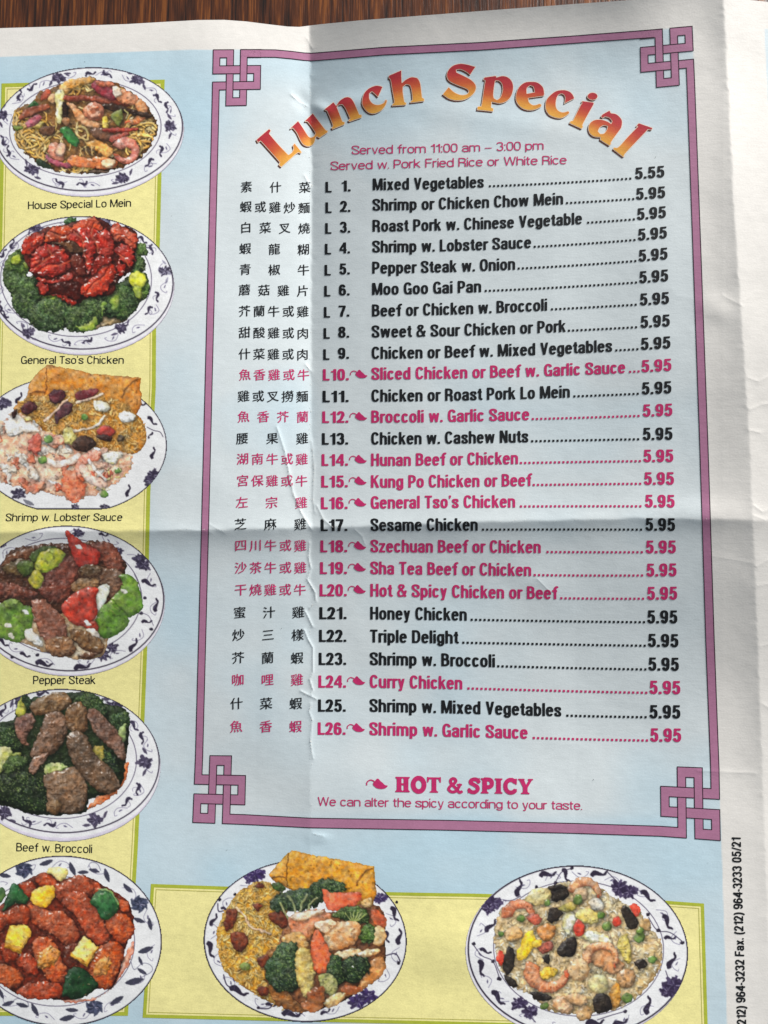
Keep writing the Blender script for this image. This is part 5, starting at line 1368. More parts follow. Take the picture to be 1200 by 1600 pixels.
def dish_lobster():
    p = Picture(-40, 584, 268, 797, 5)
    plate(p, 110, 695, 151, 108, 1, None, lip=None, white='edebec', clip=795)
    p.zoom(0, 560, 4)
    def O(lst, s=8, C=comma):
        for x, y, a in lst: C(p, x / 4, 560 + y / 4, s, a)
    O([(115, 255, -.9), (945, 385, .9), (955, 600, -1.2), (800, 835, -1.2), (870, 280, .3)], 8)
    p.flat(p.tr(catmull([(920, 430), (960, 450), (1000, 460), (1020, 490)], 4, False)), '352f42', raw=True, line=1.3); O([(945, 475, 2.4)], 5)
    flower(p, 239, 743, 17, -1.0, '3a3246'); flower(p, 235, 752, 14, -.6, '4a4258'); flower(p, 5, 630, 12, -1.0, '4a4258'); flower(p, 30, 772, 16, .8, '54505e'); leaf(p, 45, 785, 10, .5, '6a6a74')
    flower(p, 165, 793, 8, -1.57, '3a3640'); flower(p, 118, 793, 7, -1.57, '3a3640')
    pp = p.emit('dish_picture', OFF3, menu); tag(pp, 'printed picture of shrimp in white sauce with fried rice and an egg roll')
    p = Picture(-34, 567, 236, 790, 6); p.zoom(0, 560, 4)
    p.P([(170, 230), (200, 130), (290, 45), (320, 38), (560, 90), (860, 120), (875, 150), (860, 340), (500, 330), (200, 260)], 'd08a3c', 'b86e28', '8a4c1c', R=7, tex=.25, q=1, shadow=0, edge=.5, grainy=.12, rough=.6)
    p.S([(292, 60), (292, 150), (286, 230)], 1.6, '8a4a1c', shadow=0, spec=0); p.S([(860, 130), (800, 170), (760, 240)], 2.2, '9c5a24', shadow=.3, spec=0); p.S([(190, 215), (240, 205), (285, 215)], 2, '8c4c20', spec=0)
    rice = [(100, 290), (180, 240), (300, 230), (430, 200), (560, 200), (680, 240), (800, 300), (900, 400), (915, 520), (860, 590), (760, 600), (600, 560), (440, 540), (300, 480), (230, 420), (100, 340)]
    p.P(rice, 'd0903c', 'b0722c', '84501c', R=8, tex=.6, q=0, shadow=.2)
    p.grains(rice, 620, 6.5, 2.3, ['ecb45c', 'dc9c44', 'f2c878', 'c88a38', 'e2a654'])
    sauce = [(-120, 380), (20, 400), (90, 330), (200, 400), (280, 450), (440, 540), (600, 570), (760, 590), (840, 640), (800, 720), (700, 800), (560, 860), (470, 900), (380, 860), (240, 830), (100, 800), (0, 760), (-120, 700)]
    p.P(sauce, 'e8c9a8', 'dca888', 'c98c6c', R=12, tex=.6, q=1, spec=.5, shadow=.0, rough=3)
    for _ in range(110):
        x, y = p.r.uniform(-80, 700), p.r.uniform(400, 850)
        if not inside(np.array([x]), np.array([y]), sauce)[0]: continue
        p.E(x, y, p.r.uniform(18, 50), p.r.uniform(12, 30), p.r.uniform(0, 180), p.r.choice(['f2ece0', 'd9785a', 'efe0cc', 'e2a48a', 'cc6248', 'f4efe8', 'e8b89c']), tex=.4, spec=.5, shadow=.12, edge=.08, rough=2.5)
    p.P([(20, 420), (90, 340), (150, 380), (240, 430), (230, 470), (150, 460), (60, 470)], 'f4f0ea', 'e6dccc', 'cbb8a4', spec=.4, rough=2.5); p.P([(180, 520), (220, 470), (260, 500), (250, 590), (210, 610), (180, 570)], 'd4705c', 'c05444', rough=2.5)
    p.P([(395, 720), (480, 700), (535, 780), (530, 850), (470, 900), (400, 850)], 'dd8560', 'cc6444', 'a84c34', tex=.7, q=0, rough=2.5); p.P([(130, 780), (180, 800), (280, 760), (260, 830), (170, 840)], 'cf6e50', 'e0b090', rough=2.5)
    p.shrimp(395, 590, 88, -150, 60, 70, 'edc0a2', 'd99a7c', 9); p.S([(300, 640), (360, 660), (450, 640), (490, 610)], 10, 'f2e8de', 'e0c8b8', 'c0a090')
    p.shrimp(590, 700, 95, -70, -210, 80, 'e6a890', 'd07c64', 10); p.S([(520, 690), (560, 750), (640, 790)], 14, 'efd6c4', 'dcae98'); p.S([(560, 640), (600, 700), (660, 760)], 5, 'f2e2d4')
    p.P([(640, 600), (700, 580), (770, 600), (720, 660), (670, 650)], 'f4f0e6', 'ecdcae', spec=.3); p.P([(185, 700), (215, 680), (245, 730), (230, 765), (195, 750)], 'f0e4d6', 'dcc4ac')
    p.P([(310, 240), (330, 200), (390, 195), (410, 230), (380, 275), (330, 280)], '5a2c30', '3c1c22', '1c1014', tex=.4); p.P([(470, 230), (500, 205), (600, 190), (615, 215), (560, 250), (490, 265)], '7c3034', '542024', tex=.4)
    p.P([(135, 310), (180, 265), (230, 300), (190, 345), (145, 345)], '54282c', '38181c'); p.P([(80, 330), (110, 320), (105, 360), (80, 370)], '3c2420'); p.P([(350, 340), (400, 270), (450, 290), (440, 340), (380, 380), (350, 410)], '583034', '3a2428', tex=.4)
    p.S([(420, 262), (380, 290), (340, 340), (280, 390)], 3.6, 'f0cdb4', 'e0b496'); p.S([(640, 222), (580, 250), (480, 275)], 3.4, 'f0ccb0'); p.S([(655, 360), (620, 410), (550, 440), (450, 452)], 3.8, 'f2ddc4')
    p.P([(585, 280), (600, 260), (680, 285), (670, 330), (600, 325)], 'f2ecd6', 'e6d8a8', spec=.2); p.P([(740, 350), (780, 328), (850, 355), (830, 390), (760, 395)], 'f4f2ea', 'e6e0cc', spec=.2)
    p.P([(395, 460), (440, 430), (480, 500), (450, 540), (405, 530)], 'e2d488', 'c4b464'); p.P([(600, 450), (650, 422), (710, 440), (715, 475), (640, 490)], 'a83c34', '7c2a28', spec=.3); p.P([(600, 480), (700, 485), (690, 515), (640, 510)], '3a2420')
    p.P([(450, 545), (510, 480), (600, 520), (570, 575), (490, 580)], '4a3228', '2c1e1a', tex=.5); p.P([(740, 480), (775, 485), (765, 515), (735, 510)], '584430')
    p.P([(150, 370), (190, 360), (205, 385), (165, 390)], 'e6cc7c')
    for x, y, r in ((530, 365, 22), (302, 505, 27), (268, 635, 28), (740, 702, 20), (655, 848, 27)): p.E(x, y, r, r * .95, 0, '7a9a4c', '4f7a34', '2c4a20', tex=.1, spec=.8, rough=.3)
    p.grains([(560, 850), (700, 650), (820, 660), (760, 760), (620, 870)], 14, 4, 2, ['e8d890', 'dcc878'])
    p.emit('printed_food', OFF4, pp)

def dish_pepper_steak():
    p = Picture(-44, 814, 265, 1062, 7)
    plate(p, 107, 935, 149.5, 113.5, 2, (102, 932, 119, 91), lip=(0, 8), white='e9e7e8')
    p.zoom(0, 810, 4)
    def X(x, y): return x / 4, 810 + y / 4
    for x, y, a, s in ((870, 250, .9, 14), (900, 290, 1.2, 12), (490, 90, .2, 10), (700, 810, -.4, 14), (640, 850, -.3, 12), (10, 150, -1.1, 9), (735, 205, .9, 9)): flower(p, *X(x, y), s, a, '3e364c')
    for x, y, a, s in ((920, 400, .5, 11), (975, 550, -1.3, 10), (830, 800, -.9, 11), (505, 928, -.1, 13), (265, 905, .3, 13), (150, 850, .5, 8), (15, 770, .8, 9), (640, 100, .3, 7), (910, 645, .1, 8)): comma(p, *X(x, y), s * .9, a)
    for x, y in ((905, 495), (885, 592), (945, 690), (75, 865), (235, 855)): p.E(x, y, 12, 10, 0, '352f42', shadow=0, tex=0)
    p.flat(p.tr(catmull([(885, 590), (930, 610), (960, 670)], 5, False)), '5a5468', raw=True, line=1.1); p.flat(p.tr(catmull([(840, 350), (880, 440), (890, 520)], 5, False)), '5a5468', raw=True, line=.9)
    curls(p, 107, 935, 149.5, 113.5, 2, 15)
    pp = p.emit('dish_picture', OFF3, menu); tag(pp, 'printed picture of steak with green peppers and tomato on a plate')
    p = Picture(-34, 826, 228, 1036, 8); p.zoom(0, 810, 4)
    M = dict(tex=.6, q=1, spec=.45, edge=.3, rough=1.5)
    def beef(pts, c='7c4a34', c2='5a3224', c3='2c1812', **k):
        P = np.array(pts, float); u, sv, vt = np.linalg.svd(P - P.mean(0)); p.fib = math.atan2(vt[0][1], vt[0][0]) + .2
        p.P(pts, c, c2, c3, **{**M, **k}); p.fib = None
    p.P([(0, 700), (200, 560), (640, 640), (680, 720), (640, 860), (500, 880), (330, 850), (150, 780)], 'd8c4a4', 'a88860', '7c5c3c', shadow=0, tex=.3, R=4)
    beef([(-100, 330), (0, 300), (60, 200), (230, 160), (420, 150), (640, 140), (760, 230), (790, 340), (700, 500), (640, 600), (470, 600), (200, 560), (-100, 500)], '5a3626', '40261a', '20120c', shadow=0)
    beef([(10, 290), (60, 230), (180, 185), (220, 200), (210, 260), (100, 260), (40, 310)], '744a34', '50301f'); beef([(30, 290), (120, 250), (200, 270), (180, 350), (100, 370), (20, 330)], '5c4a30', '40331f')
    beef([(560, 170), (640, 140), (740, 190), (780, 320), (700, 330), (620, 260)], '8a4e3c', '643226'); beef([(250, 400), (330, 300), (430, 230), (500, 300), (470, 420), (400, 520), (300, 520), (240, 460)], '82483a', '5c2e24')
    beef([(480, 340), (560, 290), (680, 310), (760, 330), (770, 430), (700, 500), (640, 420), (560, 400)], '846048', '5c4030'); beef([(440, 420), (520, 370), (620, 380), (600, 450), (480, 470)], 'a07a54', '7c5838')
    beef([(-100, 420), (20, 400), (120, 420), (230, 470), (200, 500), (60, 490), (-100, 500)], '8a4e3c', '683428')
    p.P([(200, 210), (290, 170), (360, 190), (300, 240), (230, 280), (190, 260)], '4c5c30', '36441f', spec=.3); p.P([(220, 290), (260, 210), (350, 185), (410, 215), (370, 290), (290, 340), (230, 330)], 'c8c040', '94a034', '6a7c2c', tex=.15, spec=.4, edge=.6)
    p.P([(110, 280), (160, 260), (215, 285), (200, 340), (150, 360), (110, 320)], '50602c', '38481f', spec=.5); p.P([(180, 390), (215, 320), (265, 350), (260, 420), (220, 440)], 'd4b83c', 'a09a34', '6a702c', spec=.3, edge=.5)
    p.P([(410, 80), (440, 85), (540, 160), (620, 200), (610, 290), (500, 310), (450, 220)], 'c04034', '942c24', '601c18', tex=.12, spec=.6); beef([(500, 320), (540, 290), (640, 310), (620, 360), (520, 370)], '6a5038', '40301f', spec=.7)
    p.P([(740, 350), (820, 355), (870, 420), (895, 560), (850, 600), (800, 620), (720, 540), (700, 500), (770, 420)], '6f9038', '4f7028', '33501c', tex=.12, spec=.5)
    p.P([(620, 420), (680, 415), (685, 460), (640, 560), (600, 590), (600, 500)], 'e2e4d4', 'ccd0c0', '98a090', tex=.12); 
    p.P([(610, 590), (700, 510), (760, 570), (810, 640), (760, 710), (650, 750), (610, 690)], '668834', '4a6c26', '304a1a', tex=.12, spec=.4)
    p.P([(430, 490), (530, 430), (620, 440), (600, 500), (610, 600), (540, 670), (460, 660), (400, 600), (380, 550)], 'c44434', '9c3024', '641e18', tex=.12, spec=.6); p.P([(520, 660), (600, 640), (615, 700), (560, 700)], 'b03c2c', '8c2c20', spec=.6)
    p.P([(20, 520), (90, 500), (150, 540), (200, 560), (200, 680), (130, 770), (50, 760), (-60, 720), (-60, 600)], '6c8a38', '4c6a28', '34501c', tex=.2, spec=.9); p.P([(20, 520), (90, 500), (120, 530), (60, 560)], '8ca04c', '6c8a38')
    p.P([(150, 710), (200, 690), (270, 780), (260, 800), (170, 760)], 'ecebe2', 'd8d4c8'); p.P([(540, 690), (610, 700), (625, 760), (570, 740)], 'e6e0d4', 'ccc0b0')
    beef([(200, 510), (290, 520), (400, 620), (420, 700), (400, 760), (320, 800), (260, 740), (220, 640)], '94604e', '70402f', '3c2218'); beef([(290, 760), (420, 740), (475, 810), (440, 860), (350, 865), (290, 820)], 'a07450', '7c5234')
    beef([(430, 690), (520, 700), (650, 780), (630, 850), (540, 830), (440, 740)], '84603c', '5c3e26'); beef([(490, 850), (560, 840), (620, 850), (560, 878), (500, 870)], '6c4a34', '4c3020')
    for x, y in ((155, 585), (55, 675), (75, 735), (490, 180), (545, 655), (775, 455)): p.P([(x - 22, y - 10), (x + 5, y - 16), (x + 24, y + 10), (x, y + 14)], 'f4f4e8', 'dcdccc', shadow=0, R=2)
    for _ in range(70):
        x, y = p.r.uniform(0, 760), p.r.uniform(200, 840); p.flat([(x, y), (x + p.r.uniform(-16, 16), y + p.r.uniform(4, 20))], p.r.choice(['b98a6c', '3a2218', '4a2c20']), a=.5, line=.9)
    a_ = p.a.copy(); p.emit('printed_food', OFF4, pp)

def dish_beef_broccoli():
    p = Picture(-58, 1068, 259, 1322, 9)
    plate(p, 98, 1189, 151.5, 112.5, 1, (93, 1186, 120.5, 93), lip=(0, 13))
    p.zoom(0, 1060, 4)
    def X(x, y): return x / 4, 1060 + y / 4
    for x, y in ((710, 175), (905, 520), (600, 885), (30, 840), (130, 120)):
        q = X(x, y); t = tang(98, 1189, *q); flower(p, *q, 13, t + (1.57 if y > 400 else -1.57)); leaf(p, q[0] + 17 * math.cos(t), q[1] + 17 * math.sin(t), 7, t + .5); leaf(p, q[0] - 17 * math.cos(t), q[1] - 17 * math.sin(t), 7, t - .6)
    for x, y, fl in ((15, 205, 1), (835, 290, 1), (885, 365, -1), (865, 685, 1), (795, 765, -1), (175, 895, -1), (320, 915, 1), (260, 95, -1)): q = X(x, y); scroll(p, *q, 8.5, tang(98, 1189, *q), flip=fl)
    curls(p, 98, 1189, 151.5, 112.5, 1, 17)
    pp = p.emit('dish_picture', OFF3, menu); tag(pp, 'printed picture of sliced beef over broccoli on a blue flowered plate')
    p = Picture(-30, 1078, 206, 1278, 10); p.zoom(0, 1060, 4)
    p.P([(540, 820), (600, 740), (700, 700), (760, 560), (800, 520), (805, 580), (760, 680), (650, 770), (570, 815)], 'b8582c', 'd07c4c', '8a3c1c', tex=.3, spec=.2, shadow=0, rough=1.5)
    base = [(-100, 320), (80, 260), (100, 200), (210, 120), (400, 90), (560, 80), (640, 150), (800, 210), (790, 500), (740, 690), (560, 760), (540, 840), (380, 855), (200, 850), (60, 800), (-100, 740)]
    p.P(base, '24301a', '182012', '0c100a', tex=.4, q=0, shadow=0, R=8)
    B = p.broccoli
    B([(450, 140), (540, 85), (610, 110), (660, 180), (670, 250), (600, 260), (500, 180)], '2f4024', '1e2c18'); B([(690, 240), (760, 205), (815, 225), (800, 300), (740, 330), (700, 290)], '34482a', '20301a')
    p.P([(740, 330), (790, 280), (780, 400), (760, 380)], 'a8b470', '7c9050', tex=.2); p.P([(100, 200), (130, 110), (165, 130), (160, 220), (110, 240)], 'c0b84c', '8f9a3c', tex=.4); B([(140, 110), (180, 105), (200, 160), (170, 190)], '34482a', '20301a')
    B([(-80, 320), (60, 280), (110, 340), (150, 440), (60, 450), (-80, 450)], '2a3a20', '1c2816'); B([(0, 600), (100, 570), (200, 590), (270, 640), (300, 740), (290, 830), (180, 820), (60, 780), (-60, 720), (-60, 620)], '222e1a', '161e12')
    p.P([(-20, 440), (60, 430), (80, 480), (40, 560), (-20, 580)], 'ddd89c', 'a8ac58', '5a6a30', tex=.6, q=0, rough=2); p.P([(80, 470), (130, 465), (120, 500), (90, 500)], 'b4b058', '8a9440'); B([(20, 540), (80, 480), (170, 500), (150, 560), (40, 600)], '4f6030', '33431f')
    p.P([(580, 430), (640, 420), (665, 500), (640, 540), (590, 490)], 'ac9440', '7f7430', '4a4a20', tex=.6, q=0); B([(650, 440), (720, 480), (750, 580), (700, 610), (660, 540)], '26341e', '18221a')
    p.P([(280, 560), (330, 525), (420, 540), (400, 570), (330, 600), (290, 600)], 'c8cc80', '7f9440', '4a6028', tex=.6, q=0, rough=1.5)
    M = dict(tex=.7, q=1, spec=.5, edge=.3, rough=1.2)
    def beef(pts, c='7d5f48', c2='5c432f', c3='2a1c12', **k):
        P = np.array(pts, float); u, sv, vt = np.linalg.svd(P - P.mean(0)); p.fib = math.atan2(vt[0][1], vt[0][0]) + .1
        p.P(pts, c, c2, c3, **{**M, **k}); p.fib = None
    beef([(200, 150), (330, 90), (400, 85), (445, 130), (430, 180), (310, 220), (220, 230)], '8c6a48', '6c4c30'); beef([(95, 260), (200, 210), (215, 290), (170, 360), (180, 420), (130, 400), (95, 310)], '866252', '66443a')
    beef([(290, 230), (380, 210), (430, 270), (420, 350), (370, 440), (260, 500), (190, 480), (230, 380)], '80604c', '5a402e'); beef([(420, 190), (480, 150), (540, 180), (550, 250), (530, 330), (450, 340), (415, 260)], '84603f', '60422a')
    beef([(180, 560), (210, 500), (300, 460), (290, 510), (240, 560), (205, 605)], '94705c', '705040'); beef([(550, 210), (600, 190), (680, 270), (760, 370), (790, 480), (760, 510), (700, 440), (580, 330)], '806050', '5c4034')
    beef([(420, 370), (480, 330), (540, 360), (600, 480), (700, 560), (750, 680), (660, 720), (560, 660), (470, 560), (430, 470)], '6e5440', '4c3828')
    beef([(270, 610), (380, 570), (470, 555), (530, 630), (550, 730), (510, 830), (400, 840), (310, 800), (290, 700)], '86684f', '5e4430'); beef([(290, 780), (360, 760), (385, 820), (350, 850), (300, 840)], '80603f', '5a4028')
    for _ in range(90):
        x, y = p.r.uniform(120, 740), p.r.uniform(130, 820); t = p.r.gauss(1.1, .3); l = p.r.uniform(10, 26)
        if inside(np.array([x]), np.array([y]), base)[0]: p.flat([(x, y), (x + l * math.cos(t), y + l * math.sin(t))], p.r.choice(['b09a88', '3a281c', '2c1e14', 'a08470']), a=.42, line=.9)
    p.emit('printed_food', OFF4, pp)

def dish_sweet_sour():
    p = Picture(-64, 1330, 261, 1612, 11)
    plate(p, 97, 1470, 156, 133, 1, (88, 1470.5, 122.5, 101.5), lip=None, white='f0eff2', lw=1.9)
    p.zoom(0, 1320, 4)
    def X(x, y): return x / 4, 1320 + y / 4
    for x, y, s in ((150, 155, 17), (870, 370, 17), (590, 1015, 17)):
        for k in range(6):
            t = k * 1.05; q = X(x, y); leaf(p, q[0] + s * .55 * math.cos(t), q[1] + s * .5 * math.sin(t), s * .55, t + 1.2, '34384c')
        flower(p, *X(x, y), s * .7, 1.0, '4a5068', '262a3c')
    for x, y, a, s in ((30, 190, .2, 8), (290, 110, -.3, 9), (455, 150, 1.2, 9), (520, 170, 0, 7), (590, 160, .3, 7), (670, 190, 1.3, 9), (800, 270, .8, 8), (870, 470, .4, 8), (940, 495, 1.4, 8), (910, 655, -.3, 10), (880, 725, 1.2, 6), (890, 790, .6, 7), (840, 850, -.2, 12),
                    (730, 970, -.5, 10), (420, 1080, -.2, 10), (220, 1030, 1.1, 9), (140, 1000, .3, 8), (50, 990, -.3, 8), (10, 930, 1.2, 7), (450, 1030, .1, 8)): leaf(p, *X(x, y), s * 1.3, a, '2a2a3a')
    for c in ([(550, 140), (570, 110), (610, 120), (630, 160)], [(820, 730), (840, 780), (890, 740), (940, 750), (950, 790), (880, 830)], [(80, 980), (110, 960), (170, 980), (180, 1010)]): p.flat(p.tr(catmull(c, 4, False)), '5a5a6c', raw=True, line=1.1)
    curls(p, 97, 1470, 156, 133, 1, 15)
    pp = p.emit('dish_picture', OFF3, menu); tag(pp, 'printed picture of sweet and sour chicken with pineapple and green pepper')
    p = Picture(-50, 1350, 214, 1574, 12); p.zoom(0, 1320, 4)
    p.P([(380, 960), (540, 960), (700, 900), (770, 720), (830, 600), (825, 700), (740, 850), (600, 960), (450, 990)], 'dca890', 'c8684c', 'a05038', shadow=0, tex=.3, rough=1.5)
    base = [(-150, 350), (0, 380), (60, 280), (130, 240), (280, 170), (400, 210), (530, 190), (680, 270), (800, 350), (840, 500), (790, 640), (720, 880), (600, 900), (500, 960), (300, 970), (150, 950), (0, 860), (-150, 700)]
    p.P(base, '6c2414', '48180e', '280e08', tex=.4, shadow=0)
    M = dict(tex=.55, q=1, spec=.7, edge=.4, rough=1.6, shadow=.5)
    def C(pts, c='b8482a', c2='94301c', c3='541a0e', **k): p.P(pts, c, c2, c3, **{**M, **k})
    C([(220, 220), (280, 165), (350, 220), (400, 290), (340, 330), (250, 260)], 'b04a28', '8c341c'); C([(120, 240), (200, 230), (230, 280), (180, 330), (130, 280)], 'a84428', '80301c')
    C([(560, 210), (640, 260), (700, 320), (790, 350), (800, 420), (700, 380), (580, 300)], 'c8562c', 'a03c20'); C([(330, 270), (420, 210), (530, 190), (590, 260), (560, 330), (480, 320), (380, 350)], 'a84a2c', '7c3420')
    C([(380, 350), (480, 280), (560, 330), (640, 450), (690, 580), (620, 625), (540, 560), (470, 440)], 'b04c2c', '8a341e'); C([(660, 470), (760, 430), (830, 480), (840, 560), (760, 620), (690, 560)], 'b85024', '8a341c')
    C([(170, 400), (190, 360), (300, 410), (400, 420), (490, 520), (490, 590), (420, 625), (340, 570), (210, 490)], 'b05432', '8a3a22'); C([(-50, 460), (60, 400), (160, 380), (190, 440), (160, 500), (40, 500), (-50, 620)], 'ac4626', '883018')
    C([(210, 600), (270, 570), (350, 620), (380, 700), (420, 780), (400, 850), (330, 870), (260, 780), (210, 690)], 'c46030', 'a03c1e'); p.E(300, 700, 58, 85, 55, 'd8903c', 'c07030', tex=.5, shadow=0, edge=0, rough=3, spec=.6)
    C([(90, 700), (160, 670), (230, 720), (240, 790), (200, 810), (120, 760)], 'b4482a', '8c2c18'); C([(-100, 760), (20, 740), (120, 790), (150, 840), (90, 900), (0, 870), (-100, 820)], 'bc5a30', '94401e')
    C([(100, 920), (200, 860), (330, 860), (390, 880), (380, 950), (260, 970), (150, 950)], 'b04426', '862e18'); C([(560, 760), (620, 640), (720, 600), (780, 660), (740, 780), (700, 880), (620, 900), (570, 830)], 'bc5624', '983a1a'); p.E(640, 760, 50, 70, 40, 'd88a3c', 'b86c2c', tex=.4, shadow=0, edge=0, rough=3)
    C([(400, 640), (480, 620), (500, 700), (440, 760), (400, 720)], '6a3020', '481c12'); C([(10, 620), (60, 640), (120, 690), (60, 740), (20, 700)], '9c3c22', '742614')
    p.P([(290, 165), (330, 135), (420, 150), (425, 190), (380, 225), (330, 190)], 'f2e2a0', 'e6c868', tex=.15); p.P([(185, 340), (220, 280), (330, 250), (340, 330), (290, 390), (230, 380)], 'f2c63c', 'e0a828', 'b47c1c', tex=.25, spec=.3, smooth=True)
    p.P([(60, 500), (180, 505), (200, 540), (130, 680), (30, 640)], 'f0cc48', 'e2b434', 'c48c28', tex=.12, smooth=False); p.P([(130, 680), (30, 640), (35, 610), (140, 640), (195, 530)], 'd89c30', 'c48428', shadow=0, smooth=False)
    p.P([(530, 568), (617, 640), (545, 762), (440, 690)], 'f0d884', 'e8c85c', 'c89c38', tex=.1, smooth=False); p.P([(545, 762), (440, 690), (445, 672), (540, 735), (610, 625), (617, 640)], 'd89a34', 'c88428', shadow=0, smooth=False)
    G = dict(tex=.1, spec=.7, edge=.3, rough=.5)
    p.P([(20, 400), (60, 270), (100, 245), (180, 330), (160, 370), (80, 370), (30, 415)], '2e5c30', '1c3e20', '0c1c0e', **G); p.P([(-40, 320), (0, 265), (40, 290), (20, 350), (-40, 380)], '4c6a34', '33502a', **G)
    p.P([(565, 350), (620, 280), (690, 285), (750, 380), (700, 450), (640, 465), (600, 400)], '356a38', '224a28', '10240f', **G); p.S([(620, 280), (690, 290), (745, 375)], 2.5, '8cac60', spec=0)
    p.P([(390, 930), (430, 780), (520, 770), (600, 850), (610, 890), (500, 960), (420, 950)], '1c3c20', '122a16', '081209', **G)
    for _ in range(120):
        x, y = p.r.uniform(0, 800), p.r.uniform(220, 940)
        if inside(np.array([x]), np.array([y]), base)[0]: p.flat([(x, y), (x + p.r.uniform(-12, 12), y + p.r.uniform(-8, 8))], p.r.choice(['f0b48c', 'e8a070', '5a1c10']), a=.5, line=1.0)
    p.emit('printed_food', OFF4, pp)

def dish_mixed():
    p = Picture(310, 1336, 644, 1606, 13)
    plate(p, 477, 1470, 158.5, 126.5, 2, None, lip=None, white='e9e9ec', lw=1.9)
    p.zoom(300, 1310, 3.3333)
    def X(x, y): return 300 + x / 3.3333, 1310 + y / 3.3333
    for x, y, a, s in ((330, 185, -.5, 20), (300, 210, -.4, 14), (870, 850, -.5, 22), (920, 820, -.4, 20), (980, 310, .8, 16), (230, 720, .7, 9)): flower(p, *X(x, y), s, a, '3c2c5c', '2c2040')
    for x, y, a, s in ((110, 430, -.9, 10), (1052, 385, 1.3, 12), (1078, 520, -1.3, 12), (95, 570, 1.4, 13), (235, 790, .5, 15), (510, 912, .2, 15), (690, 905, -.3, 8), (405, 865, .3, 8), (170, 365, .3, 7), (1015, 505, 1.5, 9)): comma(p, *X(x, y), s * .9, a)
    for x, y in ((222, 292), (145, 320), (345, 880), (1076, 648), (1068, 330)): p.E(x, y, 9, 9, 0, '241c2c', shadow=0, tex=0)
    for c in ([(135, 340), (140, 380), (180, 370)], [(1010, 610), (1060, 600), (1085, 640)], [(165, 710), (180, 760), (210, 780)], [(350, 885), (400, 885), (420, 865)]): p.flat(p.tr(catmull(c, 4, False)), '332c40', raw=True, line=2.0)
    curls(p, 477, 1470, 158.5, 126.5, 2, 16)
    pp = p.emit('dish_picture', OFF3, menu); tag(pp, 'printed picture of chicken and broccoli with yellow rice and an egg roll')
    p = Picture(338, 1326, 610, 1586, 14); p.zoom(300, 1310, 3.3333)
    p.P([(405, 200), (420, 160), (510, 65), (540, 68), (740, 105), (930, 140), (948, 165), (940, 350), (700, 330), (500, 260)], 'dc9a34', 'c47c24', '8a5418', R=7, tex=.25, q=1, shadow=0, edge=.5, grainy=.12, rough=.6)
    p.S([(500, 80), (495, 160), (495, 250)], 1.8, '8a5018', shadow=0, spec=0); p.S([(935, 155), (890, 180), (855, 240)], 2.6, '9c5c20', spec=0); p.S([(420, 205), (460, 195), (495, 205)], 2, '8c5420', spec=0)
    rice = [(300, 240), (400, 230), (470, 300), (500, 420), (480, 560), (400, 640), (420, 760), (530, 860), (520, 890), (400, 850), (300, 790), (180, 700), (140, 600), (130, 480), (200, 330)]
    p.P(rice, 'dca038', 'b8802a', '86581c', R=8, tex=.6, q=0, shadow=.2)
    p.grains(rice, 560, 11, 2.0, ['f6c45c', 'ecb044', 'fad884', 'dca040', 'f2c868'])
    D = dict(tex=.4, edge=.3, rough=1.2)
    p.P([(380, 600), (520, 560), (700, 600), (960, 640), (900, 760), (780, 840), (620, 905), (480, 885), (400, 800)], 'a86c34', '7c4a24', '4c2c18', shadow=.2, tex=.5, rough=2)
    for pts in ([(325, 240), (365, 232), (375, 255), (335, 260)], [(310, 350), (340, 335), (365, 350), (345, 378)], [(165, 440), (190, 370), (240, 380), (210, 460), (180, 480)], [(215, 570), (200, 500), (260, 490), (295, 530), (260, 590)], [(400, 390), (470, 380), (505, 430), (480, 470), (420, 440)], [(335, 620), (400, 610), (420, 680), (360, 670)], [(340, 780), (390, 770), (400, 810), (360, 820)]):
        p.P(pts, '7c3820', '54241a', '30140e', **D)
    p.E(275, 668, 26, 24, 0, '7a8a3c', '5c6c2c', tex=.1); p.P([(415, 240), (450, 225), (490, 265), (450, 275)], '3c5028', '28381c', **D)
    p.S([(235, 362), (270, 400), (310, 460), (410, 498)], 3.6, 'f0c8a0')
    p.P([(470, 480), (600, 400), (760, 380), (900, 340), (1000, 380), (1010, 560), (1000, 680), (900, 760), (820, 830), (690, 880), (560, 860), (480, 760), (460, 600)], '8a5430', '5c3420', '2c1c12', shadow=.3, tex=.4)
    B = p.broccoli
    B([(600, 280), (640, 225), (730, 205), (800, 245), (790, 280), (720, 290), (660, 350), (610, 350)], '34472c', '22301c'); B([(410, 330), (450, 290), (530, 265), (620, 270), (650, 340), (600, 370), (500, 380), (420, 370)], '3a4a34', '263222')
    for c in ([(500, 415), (480, 380), (460, 340)], [(540, 390), (530, 340), (500, 300)], [(560, 385), (580, 330), (600, 290)], [(600, 375), (620, 340), (650, 310)]): p.S(c, 3.5, '9a9c6c', '7c8250')
    p.P([(680, 262), (720, 280), (800, 285), (860, 275), (888, 295), (850, 350), (750, 378), (700, 360)], 'e06a44', 'd05034', '9c3c24', tex=.15, spec=.3)
    B([(730, 400), (800, 360), (880, 355), (920, 390), (910, 440), (850, 450), (790, 420)], '4c6030', '30421f'); 
    for k in range(6): p.S([(840, 450), (800 + k * 22, 380 + abs(k - 2) * 5)], 2.2, '98a458')
    B([(870, 500), (900, 450), (950, 460), (965, 510), (920, 545), (880, 540)], '50682f', '36501f'); p.P([(880, 330), (930, 310), (940, 350), (900, 360)], 'ecc888', 'd8a860')
    def C(pts, c='e6b888', c2='cf8c54', c3='905a30', **k): p.P(pts, c, c2, c3, **{**dict(tex=.45, q=1, spec=.5, rough=1.2, edge=.25), **k})
